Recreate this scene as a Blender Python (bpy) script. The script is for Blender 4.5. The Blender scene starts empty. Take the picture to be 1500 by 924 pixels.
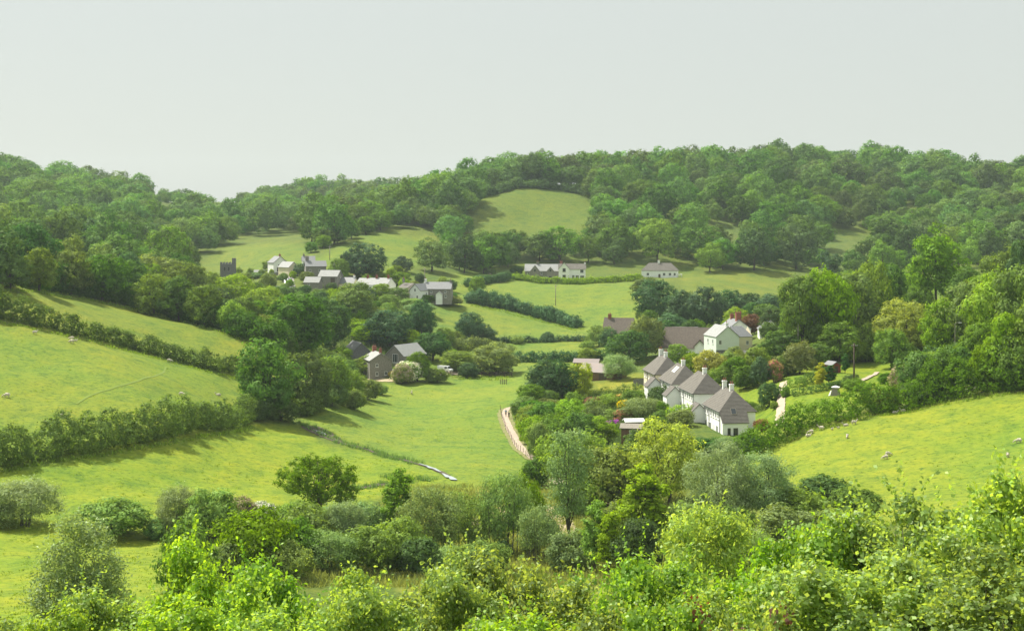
import bpy, bmesh, math, random
import numpy as np
from mathutils import Vector, Matrix

F, CX, HZ = 2083.0, 750.0, 330.0      # focal length and horizon of the 1500 px wide photograph
SC = bpy.context.scene
COL = SC.collection
R = math.radians
SUN_AZ, SUN_EL = R(-52), R(55)
SUN = Vector((math.sin(SUN_AZ)*math.cos(SUN_EL), math.cos(SUN_AZ)*math.cos(SUN_EL), math.sin(SUN_EL)))

# ------------------------------------------------------------------ terrain
# survey points of the valley: bearing (as px), py, distance -> height
CTRL = {
 -250: [(5,None,-2.3),(10,None,-4.4),(20,None,-9.6),(45,None,-17.6),(60,None,-21.6),(90,None,-27),(120,None,-33),(180,None,-37),(215,None,-33),(250,None,-25),(310,None,-14.5),(350,None,-8),(400,None,-5),(500,None,-3),(750,None,0),(1150,None,52),(1600,None,55),(2600,None,40)],
 0: [(5,None,-2.3),(10,None,-4.4),(20,None,-9.6),(45,None,-17.6),(60,None,-21.6),(90,None,-28),(120,None,-34.5),(140,880,0),(183,780,0),(212,690,0),(250,582,0),(310,468,0),(330,428,0),(352,415,0),(400,None,-13),(500,None,-14),(600,None,-14),(750,None,-11),(950,None,14),(1150,None,39),(1400,None,41),(1800,None,40),(2600,None,30)],
 200: [(5,None,-2.3),(10,None,-4.4),(20,None,-9.6),(45,None,-17.6),(60,None,-21.6),(90,None,-28),(120,None,-34.5),(140,880,0),(190,770,0),(236,655,0),(265,585,0),(330,512,0),(350,480,0),(400,447,0),(440,None,-21.5),(500,None,-24),(600,None,-21),(720,None,-14),(950,None,5),(1150,None,20),(1350,None,23),(1800,None,25),(2600,None,20)],
 330: [(640,412,0),(700,399,0),(760,None,-14),(1000,None,2),(1250,None,20),(1400,None,22)],
 400: [(5,None,-2.3),(10,None,-4.4),(20,None,-9.6),(45,None,-17.6),(60,None,-21.6),(90,None,-29),(120,None,-35.5),(140,885,0),(190,780,0),(235,700,0),(300,621,0),(330,582,0),(360,512,0),(375,497,0),(405,None,-30.5),(450,None,-36),(500,None,-31),(560,421,0),(640,395,0),(690,378,0),(745,365,0),(900,None,-4),(1100,316,0),(1300,None,20),(1450,None,26),(1800,None,26),(2600,None,20)],
 470: [(330,588,0),(380,552,0),(420,527,0),(450,None,-36),(500,None,-33)],
 550: [(5,None,-2.3),(10,None,-4.4),(20,None,-9.6),(45,None,-17.6),(60,None,-21.6),(90,None,-30),(120,None,-37),(215,746,0),(255,690,0),(330,620,0),(415,556,0),(455,510,0),(500,None,-31.5),(560,432,0),(600,408,0),(640,390,0),(700,362,0),(740,345,0),(780,None,-2),(900,None,-3),(1100,None,7),(1300,298,0),(1500,None,22),(2000,None,26),(2600,None,22)],
 700: [(5,None,-2.3),(10,None,-4.4),(20,None,-9.6),(45,None,-17.4),(60,None,-21.4),(90,None,-30),(120,None,-37.5),(160,None,-41.5),(215,765,0),(262,690,0),(350,600,0),(430,549,0),(470,523,0),(540,470,0),(580,440,0),(620,422,0),(650,411,0),(690,398,0),(740,376,0),(830,314,0),(900,281,0),(1000,None,21),(1200,None,19),(1500,None,22),(2600,None,20)],
 850: [(5,None,-2.3),(10,None,-4.4),(20,None,-9.6),(45,None,-17.4),(60,None,-21.4),(90,None,-30),(120,None,-37.5),(160,None,-41.5),(225,745,0),(268,690,0),(305,640,0),(350,592,0),(405,547,0),(440,528,0),(470,515,0),(530,485,0),(600,441,0),(640,418,0),(672,410,0),(695,404,0),(750,372,0),(850,312,0),(930,274,0),(1050,None,27),(1300,None,26),(2600,None,22)],
 1000: [(5,None,-2.3),(10,None,-4.4),(20,None,-9.6),(45,None,-17),(60,None,-21),(90,None,-29),(120,None,-35.5),(150,None,-38),(190,None,-40.5),(240,690,0),(275,642,0),(320,590,0),(380,543,0),(440,512,0),(520,472,0),(600,432,0),(640,416,0),(676,408,0),(705,400,0),(790,345,0),(950,274,0),(1020,262,0),(1150,None,37),(1500,None,34),(2600,None,28)],
 775: [(840,316,0),(905,270,0),(960,None,25)],
 797: [(672,411,0)],
 1090: [(262,655,0),(275,641,0),(290,628,0)],
 1055: [(262,656,0),(275,642,0),(285,632,0)],
 1016: [(293,615,0),(300,608,0)],
 960: [(329,581,0)],
 1066: [(392,524,0),(402,519,0)],
 1010: [(432,518,0)],
 560: [(405,560,0),(415,554.5,0)],
 1150: [(5,None,-2.3),(10,None,-4.4),(20,None,-9.6),(45,None,-17),(60,None,-21),(90,None,-28),(120,None,-34),(150,None,-37),(190,None,-39),(245,662,0),(262,622,0),(290,580,0),(325,546,0),(370,500,0),(410,None,-28.5),(520,None,-31),(600,None,-31),(660,422,0),(725,396,0),(780,370,0),(930,290,0),(1085,248,0),(1250,None,47),(1600,None,42),(2600,None,34)],
 1300: [(5,None,-2.3),(10,None,-4.4),(20,None,-9.3),(45,None,-16),(60,None,-20),(90,None,-27),(120,None,-33),(150,None,-36),(190,None,-37.7),(215,690,0),(240,640,0),(258,607,0),(285,572,0),(315,546,0),(350,520,0),(380,500,0),(430,None,-28),(480,None,-25),(600,None,-29),(700,None,-25),(760,380,0),(830,352,0),(950,292,0),(1085,257,0),(1250,None,43),(1600,None,40),(2600,None,34)],
 1500: [(5,None,-2.3),(10,None,-4.4),(20,None,-9),(40,None,-14.2),(60,None,-19),(90,None,-26),(120,None,-31),(150,None,-34),(180,730,0),(198,690,0),(222,640,0),(258,567,0),(300,None,-25),(350,None,-18),(400,None,-13),(500,None,-14),(650,None,-20),(760,None,-12),(950,None,16),(1100,268,0),(1250,None,38),(1600,None,36),(2600,None,34)],
 1750: [(5,None,-2.3),(10,None,-4.4),(20,None,-9),(40,None,-13.6),(60,None,-18),(90,None,-24.5),(120,None,-29),(150,None,-31.5),(200,None,-29),(260,None,-23),(300,None,-18),(350,None,-11),(400,None,-6),(500,None,-8),(700,None,-15),(950,None,16),(1100,None,39),(1600,None,38),(2600,None,36)],
}
W0 = 40.0
US, VS = 2.4, 1.0
_pts, _zs = [], []
for px, lst in CTRL.items():
    for (Y, py, z) in lst:
        if py is not None:
            z = -(py - HZ) * Y / F
        _pts.append(((px - CX) / F * US * Y / max(Y, W0), math.log(Y) * VS)); _zs.append(z)
_pts = np.array(_pts); _zs = np.array(_zs)
def _phi(r2):
    return np.where(r2 > 1e-12, r2 ** 0.75, 0.0)      # |r|^1.5, gentle and free of overshoot
_n = len(_pts)
_A = np.zeros((_n + 3, _n + 3))
_d2 = ((_pts[:, None] - _pts[None]) ** 2).sum(-1)
_A[:_n, :_n] = _phi(_d2) + np.eye(_n) * 0.0004
_A[:_n, _n] = 1; _A[:_n, _n + 1:_n + 3] = _pts
_A[_n, :_n] = 1; _A[_n + 1:_n + 3, :_n] = _pts.T
_w = np.linalg.solve(_A, np.concatenate([_zs, np.zeros(3)]))
def tps(u, v):
    q = np.stack([np.ravel(u), np.ravel(v)], 1)
    out = np.empty(len(q))
    for i in range(0, len(q), 20000):
        s = q[i:i + 20000]
        d2 = ((s[:, None] - _pts[None]) ** 2).sum(-1)
        out[i:i + 20000] = _phi(d2) @ _w[:_n] + _w[_n] + s @ _w[_n + 1:]
    return out.reshape(np.shape(u))
# regular table of heights over (bearing, log distance)
U0, U1, NU = -0.66, 0.66, 561
V0, V1, NV = math.log(4.0), math.log(2600.0), 561
_ug = np.linspace(U0, U1, NU); _vg = np.linspace(V0, V1, NV)
_UU, _VV = np.meshgrid(_ug, _vg, indexing='ij')
ZG = tps(_UU * US, _VV)
# gentle unevenness of the ground, in world metres
_YY = np.exp(_VV); _XX = _UU * np.maximum(_YY, W0)
def _bump(x, y):
    o = np.zeros_like(x)
    rg = np.random.default_rng(3)
    for k in range(26):
        L = 6 * 1.22 ** k; a = rg.uniform(0, 2 * math.pi); ph = rg.uniform(0, 6.28)
        o += np.sin((x * math.cos(a) + y * math.sin(a)) * 2 * math.pi / L + ph + 0.8 * np.sin((x * math.sin(a) - y * math.cos(a)) * 2 * math.pi / (L * 1.7))) * L ** 0.55 * 0.014
    return o
ZG = ZG + _bump(_XX, _YY)
def gz(x, y):
    """ground height at world x, y (arrays or numbers)"""
    x = np.asarray(x, float); y = np.maximum(np.asarray(y, float), 4.0)
    fu = np.clip((x / np.maximum(y, W0) - U0) / (U1 - U0) * (NU - 1), 0, NU - 1.001)
    fv = np.clip((np.log(y) - V0) / (V1 - V0) * (NV - 1), 0, NV - 1.001)
    i = fu.astype(int); j = fv.astype(int); a = fu - i; b = fv - j
    return (ZG[i, j] * (1 - a) * (1 - b) + ZG[i + 1, j] * a * (1 - b) + ZG[i, j + 1] * (1 - a) * b + ZG[i + 1, j + 1] * a * b)
_HY = np.exp(np.linspace(math.log(30), math.log(2000), 2600))
def hit(px, py, ymin=125.0):
    """where the line of sight through a photo position meets the ground"""
    Y = _HY[_HY >= ymin]
    pg = HZ - gz((px - CX) / F * Y, Y) * F / Y
    k = np.argmax(pg <= py)
    if not (pg <= py).any():
        k = len(Y) - 1
    y = float(Y[k]); x = (px - CX) / F * y
    return x, y, float(gz(x, y))
def at(px, Y):
    x = (px - CX) / F * Y
    return x, Y, float(gz(x, Y))

def inpoly(px, py, poly):
    px = np.asarray(px, float); py = np.asarray(py, float)
    r = np.zeros(px.shape, bool)
    n = len(poly)
    for i in range(n):
        x1, y1 = poly[i]; x2, y2 = poly[(i + 1) % n]
        if y1 == y2: continue
        c = ((y1 > py) != (y2 > py)) & (px < (x2 - x1) * (py - y1) / (y2 - y1) + x1)
        r ^= c
    return r

# ------------------------------------------------------------------ object helpers
def tag(o, label=None, cat=None, group=None, kind=None):
    if label: o['label'] = label
    if cat: o['category'] = cat
    if group: o['group'] = group
    if kind: o['kind'] = kind
    return o
def empty(name, loc, rz=0, label=None, cat=None, group=None, scale=None):
    o = bpy.data.objects.new(name, None); COL.objects.link(o)
    o.empty_display_size = 0.5
    o.location = loc; o.rotation_euler = (0, 0, rz)
    if scale is not None: o.scale = scale
    return tag(o, label, cat, group)
def link(name, me, parent=None, loc=None):
    o = bpy.data.objects.new(name, me); COL.objects.link(o)
    if parent is not None: o.parent = parent
    if loc is not None: o.location = loc
    return o
def np_mesh(name, V, Q, mats, attrs=None, midx=None, smooth=False):
    V = np.asarray(V, np.float32); Q = np.asarray(Q, np.int32)
    me = bpy.data.meshes.new(name)
    nv, nq, k = len(V), len(Q), Q.shape[1]
    me.vertices.add(nv); me.vertices.foreach_set('co', V.ravel())
    me.loops.add(nq * k); me.loops.foreach_set('vertex_index', Q.ravel())
    me.polygons.add(nq)
    me.polygons.foreach_set('loop_start', np.arange(0, nq * k, k, dtype=np.int32))
    me.polygons.foreach_set('loop_total', np.full(nq, k, np.int32))
    if smooth: me.polygons.foreach_set('use_smooth', np.ones(nq, bool))
    for m in mats: me.materials.append(m)
    if midx is not None: me.polygons.foreach_set('material_index', np.asarray(midx, np.int32))
    for an, (dom, typ, arr) in (attrs or {}).items():
        at_ = me.attributes.new(an, typ, dom)
        at_.data.foreach_set('color' if 'COLOR' in typ else 'value', np.asarray(arr, np.float32).ravel())
    me.update(calc_edges=True)
    return me

class MB:
    """collects boxes, prisms and tubes into one mesh"""
    def __init__(s): s.v, s.f, s.m = [], [], []
    def poly(s, pts, mi=0):
        b = len(s.v); s.v += [tuple(p) for p in pts]; s.f.append(tuple(range(b, b + len(pts)))); s.m.append(mi)
    def faces(s, pts, fs, mi=0):
        b = len(s.v); s.v += [tuple(p) for p in pts]
        for f in fs: s.f.append(tuple(b + i for i in f)); s.m.append(mi)
    def box(s, x0, x1, y0, y1, z0, z1, mi=0):
        p = [(x0,y0,z0),(x1,y0,z0),(x1,y1,z0),(x0,y1,z0),(x0,y0,z1),(x1,y0,z1),(x1,y1,z1),(x0,y1,z1)]
        s.faces(p, [(0,3,2,1),(4,5,6,7),(0,1,5,4),(1,2,6,5),(2,3,7,6),(3,0,4,7)], mi)
    def slab(s, pts, t, mi=0):
        """a plate: polygon pts thickened by t along its normal (downwards)"""
        a = Vector(pts[0]); n = (Vector(pts[1]) - a).cross(Vector(pts[2]) - a).normalized()
        if n.z < 0: pts = pts[::-1]; n = -n
        q = [Vector(p) - n * t for p in pts]; k = len(pts)
        s.faces(list(map(tuple, pts)) + [tuple(p) for p in q],
                [tuple(range(k)), tuple(range(2 * k - 1, k - 1, -1))] + [(i, k + i, k + (i + 1) % k, (i + 1) % k) for i in range(k)], mi)
    def tube(s, pts, rad, n=6, mi=0, cap=True):
        pts = [Vector(p) for p in pts]; b = len(s.v)
        for i, p in enumerate(pts):
            d = (pts[min(i + 1, len(pts) - 1)] - pts[max(i - 1, 0)]).normalized()
            a = d.cross(Vector((0.3, 0.9, 0.1)) if abs(d.y) < 0.9 else Vector((1, 0, 0))).normalized(); c = d.cross(a)
            for k in range(n):
                t = 2 * math.pi * k / n
                s.v.append(tuple(p + (a * math.cos(t) + c * math.sin(t)) * rad[i]))
        for i in range(len(pts) - 1):
            for k in range(n):
                s.f.append((b + i * n + k, b + i * n + (k + 1) % n, b + (i + 1) * n + (k + 1) % n, b + (i + 1) * n + k)); s.m.append(mi)
        if cap:
            s.f.append(tuple(b + (len(pts) - 1) * n + k for k in range(n))); s.m.append(mi)
            s.f.append(tuple(b + n - 1 - k for k in range(n))); s.m.append(mi)
    def mesh(s, name, mats, smooth=False):
        me = bpy.data.meshes.new(name); me.from_pydata(s.v, [], s.f)
        for m in (mats if isinstance(mats, (list, tuple)) else [mats]): me.materials.append(m)
        me.polygons.foreach_set('material_index', np.array(s.m, np.int32))
        if smooth: me.polygons.foreach_set('use_smooth', np.ones(len(s.f), bool))
        me.update(); return me
    def build(s, name, mats, parent=None, loc=None, smooth=False):
        return link(name, s.mesh(name, mats, smooth), parent, loc)

# ------------------------------------------------------------------ materials
def new_mat(name):
    m = bpy.data.materials.new(name); m.use_nodes = True
    nt = m.node_tree; nt.nodes.clear()
    return m, nt, nt.nodes, nt.links
def N(nt, t, **kw):
    n = nt.nodes.new(t)
    for k, v in kw.items():
        if k.startswith('i_'):
            key = k[2:]; key = int(key) if key.isdigit() else key
            n.inputs[key].default_value = v
        else: setattr(n, k, v)
    return n
def ramp(nt, pts):
    r = nt.nodes.new('ShaderNodeValToRGB'); e = r.color_ramp.elements
    while len(e) < len(pts): e.new(0.5)
    for i, (p, c) in enumerate(pts): e[i].position = p; e[i].color = (*c, 1) if len(c) == 3 else c
    return r
def math_(nt, op, a, b=None):
    n = nt.nodes.new('ShaderNodeMath'); n.operation = op
    for i, x in enumerate((a, b)):
        if x is None: continue
        if isinstance(x, (int, float)): n.inputs[i].default_value = x
        else: nt.links.new(x, n.inputs[i])
    return n.outputs[0]
def mixc(nt, fac, a, b, blend='MIX'):
    n = nt.nodes.new('ShaderNodeMix'); n.data_type = 'RGBA'; n.blend_type = blend
    for sock, x in ((n.inputs[0], fac), (n.inputs[6], a), (n.inputs[7], b)):
        if isinstance(x, (int, float)): sock.default_value = x
        elif isinstance(x, tuple): sock.default_value = (*x, 1) if len(x) == 3 else x
        else: nt.links.new(x, sock)
    return n.outputs[2]
def noise(nt, vec, scale, detail=4, rough=0.55):
    n = N(nt, 'ShaderNodeTexNoise', i_Scale=scale, i_Detail=detail, i_Roughness=rough)
    nt.links.new(vec, n.inputs['Vector']); return n.outputs['Fac']

def leaf_mat(name, col, trans=None, bright=2.25, tmix=0.40, gloss=0.012, rough=0.5, var=0.45, hvar=0.018, patch=0.35):
    """a leaf: diffuse + translucent, tone varies from leaf to leaf and plant to plant"""
    col = tuple(x * bright for x in col); trans = tuple(x * bright * 0.85 for x in trans) if trans else None
    m, nt, nd, L = new_mat(name)
    tone = N(nt, 'ShaderNodeAttribute', attribute_name='tone').outputs['Fac']
    hue = N(nt, 'ShaderNodeAttribute', attribute_name='hue').outputs['Fac']
    oi = N(nt, 'ShaderNodeObjectInfo').outputs['Random']
    rnd = math_(nt, 'FRACT', math_(nt, 'ADD', oi, hue))
    hs = nd.new('ShaderNodeHueSaturation')
    hs.inputs['Color'].default_value = (*col, 1)
    L.new(math_(nt, 'ADD', 0.5 - hvar, math_(nt, 'MULTIPLY', rnd, 2 * hvar)), hs.inputs['Hue'])
    r2 = math_(nt, 'FRACT', math_(nt, 'MULTIPLY', rnd, 7.31))
    L.new(math_(nt, 'ADD', 0.8, math_(nt, 'MULTIPLY', r2, 0.3)), hs.inputs['Saturation'])
    val = math_(nt, 'MULTIPLY', math_(nt, 'ADD', 1 - var, math_(nt, 'MULTIPLY', tone, 2 * var)),
                math_(nt, 'ADD', 1 - patch / 2, math_(nt, 'MULTIPLY', math_(nt, 'FRACT', math_(nt, 'MULTIPLY', rnd, 3.77)), patch)))
    L.new(val, hs.inputs['Value'])
    df = nd.new('ShaderNodeBsdfDiffuse'); L.new(hs.outputs[0], df.inputs[0])
    tr = nd.new('ShaderNodeBsdfTranslucent')
    t = trans or (min(1, col[0] * 1.7), min(1, col[1] * 1.6), col[2] * 0.6)
    L.new(mixc(nt, 1.0, hs.outputs[0], tuple(t[i] / max(col[i], 1e-3) for i in range(3)), 'MULTIPLY'), tr.inputs[0])
    mx = N(nt, 'ShaderNodeMixShader', i_0=tmix); L.new(df.outputs[0], mx.inputs[1]); L.new(tr.outputs[0], mx.inputs[2])
    out = nd.new('ShaderNodeOutputMaterial')
    if gloss > 0:
        gl = N(nt, 'ShaderNodeBsdfGlossy', i_Roughness=rough); gl.inputs[0].default_value = (0.8, 0.9, 0.55, 1)
        m2 = N(nt, 'ShaderNodeMixShader', i_0=gloss); L.new(mx.outputs[0], m2.inputs[1]); L.new(gl.outputs[0], m2.inputs[2])
        L.new(m2.outputs[0], out.inputs[0])
    else: L.new(mx.outputs[0], out.inputs[0])
    return m
def surf_mat(name, col, col2=None, scale=2.0, rough=0.85, bump=0.0, bscale=20, spots=None, metallic=0, wave=None):
    """a plain surface with uneven colour; wave=(scale, axis) adds courses such as tiles or boards"""
    m, nt, nd, L = new_mat(name)
    tc = N(nt, 'ShaderNodeTexCoord').outputs['Object']
    c2 = col2 or tuple(c * 0.72 for c in col)
    n1 = noise(nt, tc, scale, 5, 0.6)
    r = ramp(nt, [(0.3, c2), (0.68, col)]); L.new(n1, r.inputs[0]); c = r.outputs[0]
    if spots:
        n2 = noise(nt, tc, spots[1], 3, 0.6); rr = ramp(nt, [(spots[2], (0, 0, 0)), (spots[2] + 0.08, (1, 1, 1))]); L.new(n2, rr.inputs[0])
        c = mixc(nt, rr.outputs[0], c, spots[0])
    b = N(nt, 'ShaderNodeBsdfPrincipled', i_Roughness=rough, i_Metallic=metallic)
    hgt = None
    if wave:
        w = N(nt, 'ShaderNodeTexWave', i_Scale=wave[0], i_Distortion=wave[2] if len(wave) > 2 else 0.6, i_Detail=2.0); w.bands_direction = wave[1]
        w.inputs['Detail Scale'].default_value = 3.0
        L.new(tc, w.inputs['Vector'])
        c = mixc(nt, 0.4, c, mixc(nt, w.outputs['Fac'], tuple(x * 0.55 for x in col), tuple(min(1, x * 1.15) for x in col)))
        hgt = w.outputs['Fac']
    L.new(c, b.inputs['Base Color'])
    if bump:
        bp = N(nt, 'ShaderNodeBump', i_Strength=bump, i_Distance=0.05)
        L.new(hgt if hgt is not None else noise(nt, tc, bscale, 3), bp.inputs['Height']); L.new(bp.outputs[0], b.inputs['Normal'])
    out = nd.new('ShaderNodeOutputMaterial'); L.new(b.outputs[0], out.inputs[0])
    return m
# ------------------------------------------------------------------ camera, sun, sky, air
cam = bpy.data.cameras.new('camera'); co = bpy.data.objects.new('camera', cam); COL.objects.link(co)
cam.sensor_width = 36; cam.sensor_fit = 'HORIZONTAL'; cam.lens = F / 1500 * 36
cam.shift_y = -(462 - HZ) / 1500; cam.clip_start = 0.5; cam.clip_end = 9000
co.location = (0, 0, 0); co.rotation_euler = (R(90), 0, 0)
SC.camera = co
sl = bpy.data.lights.new('sun', 'SUN'); sl.energy = 4.0; sl.angle = R(0.6); sl.color = (1.0, 0.95, 0.84)
so = bpy.data.objects.new('sun', sl); COL.objects.link(so)
so.rotation_euler = (-SUN).to_track_quat('-Z', 'Y').to_euler(); so.location = (-200, 300, 500)
W = bpy.data.worlds.new('World'); SC.world = W; W.use_nodes = True
nt = W.node_tree; nt.nodes.clear()
sky = nt.nodes.new('ShaderNodeTexSky'); sky.sky_type = 'NISHITA'; sky.sun_disc = False
sky.sun_elevation = SUN_EL; sky.sun_rotation = SUN_AZ; sky.air_density = 1.0; sky.dust_density = 2.5; sky.ozone_density = 1.0
bg = N(nt, 'ShaderNodeBackground', i_Strength=0.0555)
# thin even cloud veil over the clear sky
veil = mixc(nt, 0.82, sky.outputs[0], (6.65, 6.98, 6.5))
# upper sky, out of view, brightened as added fill for shaded walls and shadows
zc = N(nt, 'ShaderNodeSeparateXYZ'); nt.links.new(N(nt, 'ShaderNodeTexCoord').outputs['Generated'], zc.inputs[0])
mr = N(nt, 'ShaderNodeMapRange', interpolation_type='SMOOTHSTEP'); nt.links.new(zc.outputs['Z'], mr.inputs['Value'])
mr.inputs['From Min'].default_value = 0.12; mr.inputs['From Max'].default_value = 0.65; mr.inputs['To Min'].default_value = 1.0; mr.inputs['To Max'].default_value = 1.4
overhead_fill = N(nt, 'ShaderNodeVectorMath', operation='SCALE'); nt.links.new(veil, overhead_fill.inputs[0]); nt.links.new(mr.outputs[0], overhead_fill.inputs['Scale'])
nt.links.new(overhead_fill.outputs[0], bg.inputs[0])
wo = nt.nodes.new('ShaderNodeOutputWorld'); nt.links.new(bg.outputs[0], wo.inputs[0])
SC.view_settings.view_transform = 'Standard'; SC.view_settings.look = 'None'
SC.view_settings.exposure = 1.0; SC.view_settings.gamma = 1.0
SC.render.engine = 'CYCLES'
cy = SC.cycles
cy.use_denoising = True
cy.max_bounces = 7; cy.diffuse_bounces = 3; cy.glossy_bounces = 2; cy.transmission_bounces = 4; cy.volume_bounces = 0; cy.transparent_max_bounces = 8
cy.use_adaptive_sampling = True; cy.adaptive_threshold = 0.01
cy.caustics_reflective = False; cy.caustics_refractive = False
m, nt, nd, L = new_mat('haze_air')
pv = nd.new('ShaderNodeVolumePrincipled'); pv.inputs['Density'].default_value = 0.000088
pv.inputs['Color'].default_value = (0.82, 0.95, 0.97, 1); pv.inputs['Anisotropy'].default_value = 0.25
ou = nd.new('ShaderNodeOutputMaterial'); L.new(pv.outputs[0], ou.inputs['Volume'])
hz = MB(); hz.box(-1900, 1900, -120, 2800, -52, 130)
ho = hz.build('haze', m); tag(ho, kind='stuff')

# ------------------------------------------------------------------ the ground
FIELDS = {  # outlines in photo positions -> (colour) ; dropped onto the ground below
 'lower_left': ([(-300,930),(-300,700),(0,690),(200,656),(370,618),(430,625),(480,650),(560,670),(640,690),(662,705),(600,716),(540,735),(400,760),(260,790),(300,930)], (0.166,0.230,0.016)),
 'valley': ([(430,618),(480,590),(560,560),(600,556),(660,550),(775,549),(765,600),(775,650),(780,690),(700,720),(640,740),(600,730),(662,704),(560,668)], (0.142,0.208,0.024)),
 'left_pasture': ([(-300,690),(-300,470),(0,468),(100,490),(200,512),(300,540),(360,552),(380,600),(360,618),(200,655),(0,690)], (0.148,0.206,0.018)),
 'upper_left': ([(-300,440),(-300,400),(0,413),(100,430),(200,449),(300,475),(370,497),(430,520),(500,560),(470,590),(360,545),(300,538),(200,508),(100,484),(0,455)], (0.138,0.186,0.018)),
 'right_pasture': ([(1040,700),(1110,660),(1160,635),(1250,614),(1390,588),(1500,572),(1800,530),(1800,800),(1200,760),(1100,720)], (0.170,0.228,0.020)),
 'garden_lawn': ([(1085,640),(1080,560),(1140,545),(1250,528),(1330,530),(1320,580),(1160,625),(1110,640)], (0.150,0.215,0.014)),
 'slope_lawn': ([(870,575),(870,562),(945,545),(945,570),(900,580)], (0.185,0.205,0.022)),
 'church_field': ([(280,398),(330,362),(400,355),(460,358),(460,385),(400,398),(300,402)], (0.118,0.168,0.022)),
 'spur_field': ([(440,390),(500,362),(560,338),(640,350),(650,385),(560,405),(480,400)], (0.122,0.178,0.020)),
 'hill_field': ([(690,335),(705,290),(740,270),(850,270),(880,330),(860,350),(690,350)], (0.102,0.148,0.018)),
 'middle_fields': ([(590,460),(690,385),(760,400),(945,415),(950,470),(890,545),(745,552),(620,545)], (0.136,0.194,0.024)),
 'east_meadow': ([(1000,400),(1160,395),(1160,435),(1000,430)], (0.125,0.165,0.022)),
 'glade': ([(1040,330),(1100,330),(1270,350),(1270,395),(1190,395),(1060,362)], (0.095,0.14,0.03)),
 'sky_fields': ([(310,284),(340,280),(420,286),(480,285),(470,304),(330,300)], (0.10,0.15,0.03)),
 'rough_grass': ([(600,745),(700,715),(830,690),(900,720),(940,800),(900,900),(600,900),(560,830)], (0.165,0.185,0.030)),
}
BASE = (0.095, 0.135, 0.020)
pxg = _UU * np.maximum(_YY, W0) / _YY * F + CX
pyg = HZ - ZG * F / _YY
gc = np.empty(ZG.shape + (4,)); gc[...] = (*BASE, 1)
# front-most line of sight only, so an outline marks one hillside and nothing behind it
vis = np.zeros(ZG.shape, bool); cur = np.full(NU, 1e9)
for j in range(NV):
    ok = (pyg[:, j] < cur + 1.5) ; vis[:, j] = ok; cur = np.minimum(cur, pyg[:, j])
for k, (poly, c) in FIELDS.items():
    s = inpoly(pxg, pyg, poly) & vis & (_YY > 70)
    gc[s] = (*c, 1)
nearf = (_YY < 126) & (_YY > 85) & (pxg < 330); gc[nearf] = (*FIELDS['lower_left'][1], 1)
for _ in range(2):
    g2 = gc.copy()
    g2[1:-1, 1:-1] = (gc[1:-1, 1:-1] * 2 + gc[:-2, 1:-1] + gc[2:, 1:-1] + gc[1:-1, :-2] + gc[1:-1, 2:]) / 6
    gc = g2
fieldmask = np.clip((gc[..., 1] - 0.07) / 0.05, 0, 1)
m, nt, nd, L = new_mat('meadow_grass')
tc = N(nt, 'ShaderNodeTexCoord').outputs['Object']
ac = N(nt, 'ShaderNodeAttribute', attribute_name='gcol').outputs['Color']
n1 = noise(nt, tc, 0.035, 5, 0.6); n2 = noise(nt, tc, 0.22, 5, 0.65); n3 = noise(nt, tc, 1.15, 5, 0.78)
r1 = ramp(nt, [(0.32, (0.80, 0.92, 0.9)), (0.66, (1.16, 1.04, 0.95))]); L.new(n1, r1.inputs[0])
r2 = ramp(nt, [(0.30, (0.60, 0.74, 0.9)), (0.5, (1.0, 1.0, 1.0)), (0.72, (1.22, 1.06, 0.9))]); L.new(n2, r2.inputs[0])
r3 = ramp(nt, [(0.33, (0.40, 0.50, 0.6)), (0.48, (0.97, 0.98, 1.0)), (0.7, (1.30, 1.16, 1.0))]); L.new(n3, r3.inputs[0])
c = mixc(nt, 1, mixc(nt, 1, mixc(nt, 1, ac, r1.outputs[0], 'MULTIPLY'), r2.outputs[0], 'MULTIPLY'), r3.outputs[0], 'MULTIPLY')
b = N(nt, 'ShaderNodeBsdfPrincipled', i_Roughness=0.9); L.new(c, b.inputs['Base Color']); b.inputs['Specular IOR Level'].default_value = 0.15
b.inputs['Sheen Weight'].default_value = 0.0; b.inputs['Sheen Roughness'].default_value = 0.4; b.inputs['Sheen Tint'].default_value = (0.8, 1, 0.25, 1)
bp = N(nt, 'ShaderNodeBump', i_Strength=0.8, i_Distance=0.4); L.new(mixc(nt, 0.5, n3, n2), bp.inputs['Height']); L.new(bp.outputs[0], b.inputs['Normal'])
ou = nd.new('ShaderNodeOutputMaterial'); L.new(b.outputs[0], ou.inputs[0])
MEADOW = m
idx = np.arange(NU * NV).reshape(NU, NV)
Q = np.stack([idx[:-1, :-1], idx[1:, :-1], idx[1:, 1:], idx[:-1, 1:]], -1).reshape(-1, 4)
Vg = np.stack([_XX, _YY, ZG], -1).reshape(-1, 3)
g = link('ground', np_mesh('ground', Vg, Q, [MEADOW], {'gcol': ('POINT', 'FLOAT_COLOR', gc.reshape(-1, 4))}, smooth=True))
tag(g, kind='structure')
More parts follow.
